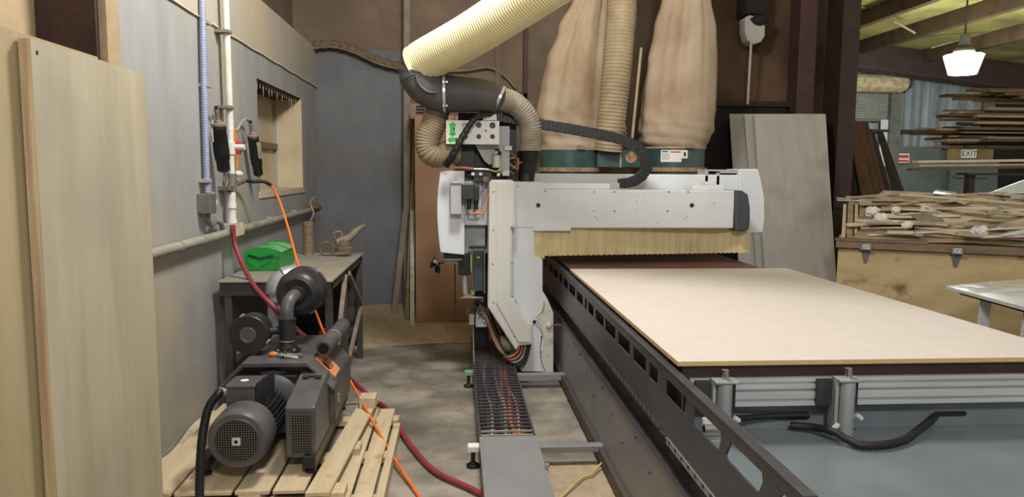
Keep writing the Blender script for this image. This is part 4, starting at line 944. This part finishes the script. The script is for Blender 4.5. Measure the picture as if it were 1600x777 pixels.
ribbed([PY(667,93,5.42), PY(657,102,5.44), PY(653,114,5.45), PY(656,123,5.45)], .141, .137, .028, .02, 32, 6).build('elbow_bellows', 'elbow_black', el, smooth=60)
erun([PY(692,146,5.45), PY(696,146,5.45)], (.142,.142), 'band', 'alu')
erun([PY(697,146,5.45), PY(701,147,5.45)], (.138,.138), 'band', 'elbow_black')
erun([PY(700,147,5.45), PY(725,148,5.45), PY(755,150,5.45), PY(775,152,5.45)], (.134,.11), 'splitter_body', 'elbow_black')
erun([PY(740,148,5.45), PY(770,153,5.44), PY(782,155,5.44)], (.10,.09), 'outlet', 'elbow_black')
erun([PY(690,158,5.5), PY(684,172,5.52), PY(681,182,5.52)], (.09,.086), 'outlet', 'elbow_black')
MB().tube(cr([PY(650,118,5.31), PY(655,132,5.31), PY(668,143,5.31), PY(681,145,5.31)], 8), .012, 8).build('moulded_rib', 'elbow_black', el, smooth=60)
erun([PY(778,153,5.44), PY(782,155,5.44)], (.096,.096), 'hose_band', 'alu')
for (px, py, y) in ((693,128,5.33),(698,128,5.33),(698,165,5.34),(693,165,5.34)):
    MB().lathe(PY(px,py,y-.03), (0,1,0), [(0,.008),(.02,.008)], 8).build('band_screw', 'chrome', el)
tag(ribbed([PY(682,178,5.54), PY(677,196,5.54), PY(670,212,5.54), PY(668,228,5.54), PY(674,240,5.54), PY(686,243,5.56), PY(703,238,5.58), PY(715,238,5.6)], .092, .088, .019, .035, 32, 5).build('flexible_hose', 'hose_dark', smooth=80), 'tan ribbed hose drooping left of the white holed panel', 'hose')
tag(ribbed([PY(781,154,5.46), PY(800,160,5.5), PY(817,174,5.52), PY(827,194,5.54), PY(829,215,5.55), PY(828,236,5.55)], .082, .08, .019, .04, 32, 5).build('flexible_hose', 'hose_grey', smooth=80), 'greyish ribbed hose curving down right of the white holed panel', 'hose')
sl = thing('hose_sleeve', 'black rubber sleeve below the greyish ribbed hose', 'hose', (0.56,5.55,1.5))
MB().tube(cr([PY(828,232,5.58), PY(828,250,5.6), PY(824,268,5.62), PY(822,284,5.62)], 8), [.072]*8+[.066]*8+[.06]*9, 20).build('sleeve', 'black', sl, smooth=60)
MB().cyl(PY(828,233,5.57), PY(828,236,5.57), .084, n=28).build('hose_band', 'alu', sl, smooth=40)
p, q_ = PY(812,138,7.9), PY(830,165,7.9)
tag(bx('control_box', 'black', None, p.x, q_.x, 8.3, 8.48, q_.z, p.z, .01), 'small black box on the back wall behind the grey hose', 'box')

# ================================================================== DUST COLLECTOR
dc = thing('dust_collector', 'green twin-drum dust collector with two tall filter bags behind bridge', 'dust collector', (1.8, 7.3, 0))
DY = 7.35
def bag(prof, ry_, seed, CR_):
    rnd = random.Random(seed); n = 64; rows = []
    ph1, ph2, ph3 = [rnd.uniform(0,6) for _ in range(3)]
    K = [(PY((a_+c_)/2, y_, DY), (PY(c_,y_,DY).x-PY(a_,y_,DY).x)/2) for y_, a_, c_ in prof]
    K = sorted(K, key=lambda k: k[0].z); zs = [k[0].z for k in K]; m_ = MB(); NR = 90
    def at(z):
        for i in range(len(zs)-1):
            if z <= zs[i+1]:
                t_ = (z-zs[i])/(zs[i+1]-zs[i]); t_ = t_*t_*(3-2*t_); return K[i][0].x+(K[i+1][0].x-K[i][0].x)*t_, K[i][1]+(K[i+1][1]-K[i][1])*t_
        return K[-1][0].x, K[-1][1]
    vs = []
    for j in range(NR):
        z = zs[0]+(zs[-1]-zs[0])*j/(NR-1); cx, r = at(z); up = (z-zs[0])/(zs[-1]-zs[0])
        for k in range(n):
            th = 2*math.pi*k/n
            f = 1+.09*(up+.25)*math.sin(3*th+ph1+up*1.8)+.12*up*math.sin(5*th+ph2-up*2.2)+.035*(up+.2)*math.sin(11*th+ph3+up*4)-.07*up
            if up < .16: f += .035*math.sin(z*60+th*2)*(1-up/.16)+.02*math.sin(th*7+z*30)
            for (t0, tw, dr_, am) in CR_: f -= am*min(1, up*1.6+.12)*math.exp(-((th-(t0+dr_*up))/tw)**2)
            f = min(f, 1.07)
            vs.append((cx+r*f*math.cos(th), DY+r*ry_*f*math.sin(th), z))
    m_.add(vs, [(j*n+k, j*n+(k+1)%n, (j+1)*n+(k+1)%n, (j+1)*n+k) for j in range(NR-1) for k in range(n)]); return m_
bag([(234,842,936),(222,844,938),(205,838,940),(175,836,943),(140,842,946),(100,850,948),(50,868,949),(0,892,950),(-60,900,952),(-160,905,955)], .9, 3, [(4.05,.16,.25,.20),(4.75,.10,-.3,.10),(5.45,.14,.1,.12)]).build('filter_bag', 'bag', dc, smooth=80)
bag([(232,1008,1100),(222,1000,1104),(205,998,1110),(190,999,1112),(150,1003,1114),(100,1010,1116),(50,1020,1116),(0,1033,1110),(-60,1038,1106),(-160,1042,1100)], .9, 11, [(4.35,.16,.28,.20),(3.8,.12,.1,.12),(5.3,.12,-.2,.10)]).build('filter_bag', 'bag', dc, smooth=80)
def drum(xa, xb, y0_, y1_, nm='drum'):
    p, q_ = PY(xa,y0_,DY), PY(xb,y1_,DY); r = (q_.x-p.x)/2; cx = (p.x+q_.x)/2
    d_ = MB().lathe((cx,DY,q_.z), (0,0,1), [(-.16,r),(p.z-q_.z,r)], 48).build(nm, 'drum_green', dc, smooth=35)
    MB().lathe((cx,DY,q_.z-.03), (0,0,1), [(0,r+.02),(.04,r+.025)], 48).build('drum_rim', 'drum_rim', d_, smooth=35)
    MB().lathe((cx,DY,p.z-.02), (0,0,1), [(0,r+.008),(.02,r+.008)], 48).build('bag_strap', 'hose_tan', d_, smooth=35)
    return d_, cx, r, p.z, q_.z
d1 = drum(844, 934, 232, 264); d3 = drum(1004, 1098, 230, 264)
for d_ in (d1, d3): bx('buckle', 'steel_dusty', d_[0], d_[1]+d_[2]*.1, d_[1]+d_[2]*.35, DY-d_[2]-.03, DY-d_[2]+.0, d_[3]-.02, d_[3]+.025, .006)
p, q_ = PY(932,234,7.2), PY(1008,262,7.2)
ct = bx('connecting_duct', 'drum_green', dc, p.x, q_.x, 7.15, 7.5, q_.z, p.z, .004)
c_ = PY(986,246,7.15); MB().lathe((c_.x,7.145,c_.z),(0,1,0),[(0,.055),(.005,.055)],24).build('round_badge', 'drum_rim', ct)
text('badge_lettering', 'gri', (c_.x,7.143,c_.z), .06, 'label_red', ct)
bx('duct_edge', 'hose_tan', ct, PY(975,0,7.14).x-.01, PY(975,0,7.14).x+.01, 7.13, 7.15, q_.z, p.z+.02)
# stickers on the right drum
p, q_ = PY(1023,232,7.03), PY(1053,250,7.03); r = d3[2]
def sticker(xa, xb, za, zb, off, m, nm):
    b = MB(); n = 8
    def f(u, v):
        x = xa+(xb-xa)*u; dx = x-d3[1]; return (x, DY-math.sqrt(max((r+off)**2-dx*dx,0)), za+(zb-za)*v)
    b.grid(n, 2, f); return b.build(nm, m, d3[0], solid=.001)
sx0, sx1 = d3[1]-.62*r, d3[1]-.02*r; z1_ = d3[3]-.035; sticker(sx0, sx1, z1_-.115, z1_, .003, 'label_white', 'sticker')
sticker(sx1, sx1+.06, z1_-.08, z1_, .003, 'label_white', 'sticker'); sticker(sx0+.08, sx1-.01, z1_-.025, z1_-.012, .005, 'label_red', 'sticker_print')
for i in range(4): sticker(sx0+.01, sx0+.075, z1_-.04-.016*i, z1_-.034-.016*i, .005, 'board_grey', 'sticker_print')
sticker(sx0+.01, sx0+.06, z1_-.02, z1_-.01, .005, 'label_black', 'sticker_print')
sticker(sx1+.02, sx1+.04, z1_-.06, z1_-.02, .005, 'label_black', 'sticker_print')
for (x, y) in ((.95,7.1),(1.3,7.6),(1.95,7.1),(2.4,7.6)): bx('leg', 'drum_green', dc, x-.02, x+.02, y-.02, y+.02, 0, 1.38, .003)
bx('platform', 'drum_green', dc, .85, 2.5, 7.05, 7.7, 1.38, 1.44, .004)
tag(ribbed([PY(973,-160,7.1), PY(972,0,7.1), PY(968,60,7.1), PY(963,120,7.1), PY(956,185,7.12), PY(950,236,7.15)], .142, .135, .034, .025, 36, 6).build('flexible_hose', 'hose_tan', smooth=80), 'wide tan ribbed hose hanging between the two filter bags', 'hose')
tag(MB().cyl(PY(1002,75,7.0), PY(987,225,6.98), .014, n=10).build('metal_rod', 'hose_tan', smooth=40), 'thin pale rod leaning between ribbed hose and right filter bag', 'rod')
ck = thing('hanging_chain', 'small steel chain hanging beside the wide ribbed hose', 'chain', PY(976,215,6.98))
for i in range(3):
    c_ = PY(975,200+i*9,6.98); P = [c_+Vector((.018*math.cos(a_),0,.03*math.sin(a_))) for a_ in [2*math.pi*k/12 for k in range(13)]]
    MB().tube(P, .006, 6).build('chain_link', 'steel_dusty', ck, smooth=60)

# hanging fixture at the back
ht = thing('hanging_pulley', 'white enclosed pulley with a long rod hanging on the back wall', 'pulley', PY(1174,60,8.2))
MB().prism(ypoly([(1159,30),(1166,26),(1186,30),(1190,40),(1190,58),(1184,68),(1172,72),(1163,66),(1159,52)], 8.2), 'y', 8.1, 8.28).build('pulley_case', 'board_grey', ht, .015)
MB().cyl(PY(1174,60,8.1), PY(1168,163,8.1), .015, n=8).build('pull_rod', 'conduit_grey', ht)
p = PY(1175,10,8.2); MB().box(p.x-.1, p.x+.12, 8.1, 8.4, p.z-.1, p.z+.7).build('mount', 'black_gap', ht, .02)
MB().sphere(PY(1186,32,8.12), .09, (1.2,.8,.7), 10, .1).build('cable_knot', 'black_gap', ht, smooth=60)

# ================================================================== LEANING GREY BOARDS
def quad_sheet(name, px, yt, yb, th, m, lab, cat='board', group=None):
    # px: top-left, top-right, bottom-right(z=0 direction), bottom-left as pixels at the depths yt (top) and yb (foot)
    a_, b_, c2_, d_ = PY(*px[0],yt), PY(*px[1],yt), PY(*px[2],yb), PY(*px[3],yb)
    dn_l, dn_r = (d_-a_), (c2_-b_); d2_ = a_+dn_l*((a_.z-.003)/(a_.z-d_.z)); c3_ = b_+dn_r*((b_.z-.003)/(b_.z-c2_.z))
    n_ = (b_-a_).cross(d2_-a_).normalized(); n_ = n_ if n_.y > 0 else -n_; o_ = n_*th
    q = [a_, b_, c3_, d2_]; t = thing(name, lab, cat, (c3_+d2_)/2, group)
    MB().add(q+[v+o_ for v in q], [(0,1,2,3),(7,6,5,4),(0,4,5,1),(1,5,6,2),(2,6,7,3),(3,7,4,0)]).build('board_face', m, t, .001); return t
quad_sheet('leaning_sheet', [(1178,178),(1290,178),(1307,440),(1196,440)], 8.0, 7.55, .018, 'board_grey', 'widest grey sheet leaning in front of the stack, stained near its foot')
quad_sheet('leaning_sheet', [(1163,178),(1285,178),(1302,440),(1184,440)], 8.1, 7.65, .018, 'board_grey', 'middle grey sheet of the three leaning behind the bridge')
quad_sheet('leaning_sheet', [(1140,178),(1270,178),(1290,440),(1156,440)], 8.2, 7.75, .018, 'board_grey', 'rear grey sheet whose left edge sticks out behind the bridge hood')

# dark boards leaning to the right
DB = [((1325,186),(1341,190),(1372,330),(1352,330),'wood_brown','brown board first in the fan of boards leaning beside the grey sheets'),
      ((1341,190),(1350,192),(1384,330),(1374,330),'wood_brown','narrow brown board second in the leaning fan'),
      ((1351,191),(1357,193),(1391,330),(1385,330),'wood_brown','narrow brown board third in the leaning fan'),
      ((1358,200),(1366,206),(1402,330),(1391,330),'wood_dark','dark board with a low top in the leaning fan'),
      ((1372,205),(1380,206),(1424,330),(1404,330),'wood_dark','dark board at the right end of the leaning fan'),
      ((1318,178),(1325,182),(1352,330),(1340,330),'wood_dark','dark board standing tallest at the left of the leaning fan')]
for i, (a_, b_, c2_, d_, m, lab) in enumerate(DB): quad_sheet('leaning_board', [a_, b_, c2_, d_], 9.4+.04*i, 9.0+.04*i, .03, m, lab, group='brown boards leaning behind the scrap bin')
quad_sheet('leaning_board', [(1312,258),(1323,258),(1330,372),(1312,372)], 8.3, 8.2, .03, 'wood_dusty', 'short greyish board standing in the dark gap by the post')
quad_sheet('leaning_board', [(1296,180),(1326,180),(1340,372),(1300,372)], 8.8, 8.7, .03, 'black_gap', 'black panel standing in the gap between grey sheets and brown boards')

# ================================================================== SCRAP BIN
B0 = Vector((3.656, 6.806, 0)); U = Vector((.879,-.477,0)); V = Vector((.477,.879,0)); Z = Vector((0,0,1))
bt = thing('scrap_bin', 'plywood scrap bin with hinged dusty top rail behind the grey sheets', 'bin', B0+U*1.2)
def bpt(u, v, z): return B0+U*u+V*v+Z*z
def bbox(name, m, u0, u1, v0, v1, z0, z1, par=bt, bev=.003):
    return MB().obox(bpt((u0+u1)/2,(v0+v1)/2,(z0+z1)/2), U, V, Z, u1-u0, v1-v0, z1-z0).build(name, m, par, bev)
bbox('front_panel', 'ply_bin', 0, 2.5, 0, .02, .02, .93)
bbox('end_panel', 'ply_bin', 0, .02, .02, 1.2, .02, .93)
bbox('back_panel', 'ply_bin', .02, 2.5, 1.18, 1.2, .02, .93)
bbox('top_rail', 'wood_dusty', -.02, 2.5, -.06, .05, .90, .965)
bbox('rail_board', 'wood_dusty', -.03, .75, -.07, .1, .966, .985)
for u in (.24, .98, 1.8):
    h_ = bbox('hinge', 'box_grey', u-.05, u+.05, -.068, -.06, .885, .955, bev=.001)
    MB().add([bpt(u-.045,-.004,.885), bpt(u+.045,-.004,.885), bpt(u+.012,-.004,.76), bpt(u-.012,-.004,.76)], [(0,1,2,3)]).build('hinge_strap', 'box_grey', h_, solid=.008)
    bbox('hinge_label', 'label_white', u-.035, u+.035, -.071, -.068, .90, .94, h_, 0)
    o = text('label_print', 'DIV', bpt(u,-.0735,.92), .045, 'label_black', h_, rot=(math.pi/2,0,math.atan2(U.y,U.x)))
# fill core under the scraps so that the heap is carried
def hz(u, v): # heap height
    e = min(1, max(0, (u+.02)/.25)); return .97+e*(.04+.36*min(1, v/1.0)**.85)+.015*math.sin(u*7)*math.sin(v*9)
tag(MB().grid(40, 20, lambda a_, c_: bpt(.02+2.45*a_, .05+1.12*c_, hz(.02+2.45*a_, .05+1.12*c_)-.06)).build('scrap_heap', 'scrap_b', smooth=30), 'packed lower layer of offcuts filling the plywood scrap bin', 'scrap', kind='stuff')
rnd = random.Random(21)
KL = {'scrap_a':'tan wooden offcut strip lying in the heap on the scrap bin','scrap_b':'brownish wooden offcut strip lying in the heap on the scrap bin','scrap_c':'pale cream offcut lying in the heap on the scrap bin','scrap_d':'dusty grey-tan offcut lying in the heap on the scrap bin'}
for i in range(170):
    v = rnd.uniform(.02, 1.15); L = rnd.choice([rnd.uniform(.2,.6), rnd.uniform(.5,1.5)]); u = rnd.uniform(.05+L*.4, 2.45); ang = rnd.gauss(0, .16) if rnd.random() < .85 else rnd.uniform(-1.2,1.2)
    wd = rnd.choice([.03,.04,.06,.09,.13]); th = rnd.choice([.012,.018,.018,.025]); z = hz(u, v)+rnd.uniform(-.035,.035)
    a_ = U*math.cos(ang)+V*math.sin(ang)+Z*rnd.gauss(0,.05); a_.normalize(); n_ = (Z+V*rnd.gauss(-.1,.3)+U*rnd.gauss(0,.12)); w_ = n_.cross(a_).normalized(); n_ = a_.cross(w_)
    m = rnd.choice(['scrap_a','scrap_a','scrap_b','scrap_c','scrap_d'])
    c_ = bpt(u, v, z)
    if c_.x > 5.9: continue
    tag(MB().obox(c_, a_, w_, n_, L, wd, th).build('wood_offcut', m, None), KL[m], 'offcut', 'offcuts in the scrap bin')
for i in range(4):
    u = .02+.055*i; a_ = (V+Z*.42).normalized(); c_ = bpt(u+.02, .42+.06*i, 1.10+.02*i); w_ = U
    tag(MB().obox(c_, a_, w_, a_.cross(w_), .75-.05*i, .03+.02*(i%2), .09).build('wood_offcut', ['scrap_a','scrap_b'][i%2]), 'offcut board set crosswise at the left end of the scrap heap', 'offcut', 'crosswise offcuts at the bin end')
def heap_y(px, py, lift):
    y = 6.0
    while y < 8.4:
        c_ = PY(px, py, y); d_ = c_-B0; u, v = d_.dot(U), d_.dot(V)
        if v > 0 and c_.z <= hz(u, max(0,min(v,1.2)))+lift: return y
        y += .01
    return 8.0
# crumpled papers
for (px, py, y, s_, lab) in ((1363,331,7.2,.055,'crumpled pale paper at the left of the scrap heap'),(1377,342,7.1,.06,'larger crumpled paper lump near the left of the scrap heap'),(1400,328,7.3,.04,'small crumpled paper behind the two lumps on the scrap heap'),(1418,352,6.9,.04,'crumpled paper low in the middle of the scrap heap'),(1530,361,6.55,.06,'crumpled white paper bag near the right end of the scrap heap')):
    c_ = PY(px,py,heap_y(px,py,.07))
    tag(MB().sphere(c_, s_, (1.2,1,.85), 7, .28).build('crumpled_paper', 'paper_white'), lab, 'paper')
def chip(name, px, y, yb, m, lab, th=.01):
    y = heap_y(px[0][0],px[0][1],.06); yb = min(heap_y(px[3][0],px[3][1],.06), y-.06); q = [PY(*px[0],y), PY(*px[1],y), PY(*px[2],yb), PY(*px[3],yb)]; n_ = (q[1]-q[0]).cross(q[3]-q[0]).normalized()*th
    tag(MB().add(q+[v-n_ for v in q], [(0,1,2,3),(7,6,5,4),(0,4,5,1),(1,5,6,2),(2,6,7,3),(3,7,4,0)]).build(name, m), lab, 'offcut')
chip('white_offcut', [(1462,297),(1494,302),(1498,309),(1458,303)], 7.5, 7.3, 'sheet_white', 'bright white board offcut on top of the scrap heap')
chip('grey_offcut', [(1544,318),(1564,318),(1569,343),(1544,340)], 6.7, 6.5, 'board_grey', 'square grey offcut standing out in the right half of the heap')
chip('thin_sheet', [(1380,299),(1470,303),(1455,316),(1366,310)], 7.6, 7.35, 'scrap_d', 'broad dusty sheet crowning the left back of the scrap heap')
chip('triangular_offcut', [(1441,321),(1460,326),(1470,332),(1436,331)], 7.1, 6.98, 'paper_white', 'pointed whitish offcut in the centre of the scrap heap')
chip('green_offcut', [(1423,336),(1470,335),(1476,350),(1440,350)], 6.95, 6.8, 'hose_grey', 'flat grey-green offcut in the middle of the scrap heap')
chip('pale_sheet', [(1600,282),(1640,270),(1700,302),(1545,303)], 7.6, 7.3, 'sheet_white', 'pale bluish sheet lying over the right end of the heap')
chip('pale_strip', [(1570,366),(1640,352),(1640,362),(1560,370)], 6.45, 6.3, 'sheet_white', 'pale greenish strip at the right front of the scrap heap')

# ================================================================== WHITE TABLE
wt = thing('white_table', 'white board table with flat slab legs at the right edge', 'table', (4.0, 4.9, 0))
poly = [(3.741,5.339),(3.60,3.7),(4.9,3.7),(4.9,5.75),(4.25,5.556)]
MB().prism(poly, 'z', .725, .75).build('tabletop', 'melamine', wt, .002)
MB().prism([(3.79,5.25),(3.66,3.75),(4.8,3.75),(4.8,5.4)], 'z', .70, .724).build('underframe', 'wood_dark', wt)
for (xt, yt) in ((3.80,5.02),(3.76,4.56),(4.5,4.9),(4.5,4.4)):
    MB().add([(xt,yt,.70),(xt+.075,yt,.70),(xt+.045,yt,0),(xt-.045,yt,0),(xt,yt+.018,.70),(xt+.075,yt+.018,.70),(xt+.045,yt+.018,0),(xt-.045,yt+.018,0)],
       [(0,1,2,3),(7,6,5,4),(0,4,5,1),(1,5,6,2),(2,6,7,3),(3,7,4,0)]).build('leg', 'melamine', wt, .002)
q = [PZ(1537,441,.765), PZ(1600,445,.765)]
tag(MB().box(4.16, 4.5, 5.3, 5.44, .751, .765).build('board_offcut', 'scrap_c', bevel=.001), 'small board offcut lying on the far edge of the white table', 'offcut')

# ================================================================== LUMBER RACK
lr = thing('lumber_rack', 'dark steel cantilever rack loaded with lumber at the far right', 'rack', (8.6, 10.4, 0))
for x in (8.75, 9.9):
    bx('upright', 'roof_steel', lr, x-.05, x+.05, 10.6, 10.72, 0, 3.3, .004)
    for z in (1.975, 2.17, 2.38, 2.64): bx('arm', 'roof_steel', lr, x-.03, x+.03, 9.7, 10.62, z-.06, z, .003)
rnd = random.Random(5); cnt = 0
for z0, xl, n in ((2.64,7.2,4),(2.38,7.0,8),(2.17,6.8,9),(1.975,6.9,6)):
    for lay in range(4):
        for k in range(n):
            if rnd.random() < (.1+.16*lay): continue
            y = 9.72+k*.8/n+rnd.uniform(0,.01); th = rnd.choice([.02,.035,.035]); z = z0+.002+lay*.04; x0_ = xl+rnd.uniform(-.15,.55); L = rnd.uniform(1.8,2.7)
            m = rnd.choice(['lumber','lumber','lumber_dark','scrap_b'])
            col_ = {'lumber':'brown','lumber_dark':'dark brown','scrap_b':'lighter tan'}[m]; lvl = {2.64:'topmost',2.38:'upper middle',2.17:'lower middle',1.975:'lowest'}[z0]
            w_ = .8/n-.015
            tag(bx('lumber_board', m, None, x0_, x0_+L, y, y+w_, z, z+min(th,.037)), col_+' board stored on the '+lvl+' arms of the lumber rack', 'lumber', 'boards on the '+lvl+' rack arms')
# long boards carried in front on trestle
for i, (xa, ya, xb, yb, m, lab) in enumerate([(1430,253,1660,250,'scrap_c','pale long board, topmost of three above the scrap heap'),(1432,259,1660,257,'scrap_d','long dusty board, middle of three above the scrap heap'),(1421,265,1660,260,'lumber','brown long board, lowest of three above the scrap heap')]):
    a_, b_ = PY(xa,ya,8.4), PY(xb,yb,8.4); tag(MB().bar(a_, b_, .12, .026 if i else .03, (0,0,1)).build('long_board', m, bevel=.002), lab, 'board', 'long boards above the heap')
t = thing('trestle', 'dark trestle post holding the long boards beyond the right edge', 'trestle', (7.0, 8.4, 0))
a_ = PY(1640,268,8.4); bx('post', 'roof_steel', t, a_.x-.04, a_.x+.04, 8.36, 8.44, 0, a_.z-.03); bx('post', 'roof_steel', t, a_.x-1.0-.04, a_.x-1.0+.04, 8.36, 8.44, 0, a_.z-.05)
bx('crossarm', 'roof_steel', t, a_.x-1.1, a_.x+.3, 8.3, 8.5, a_.z-.05, a_.z-.025)
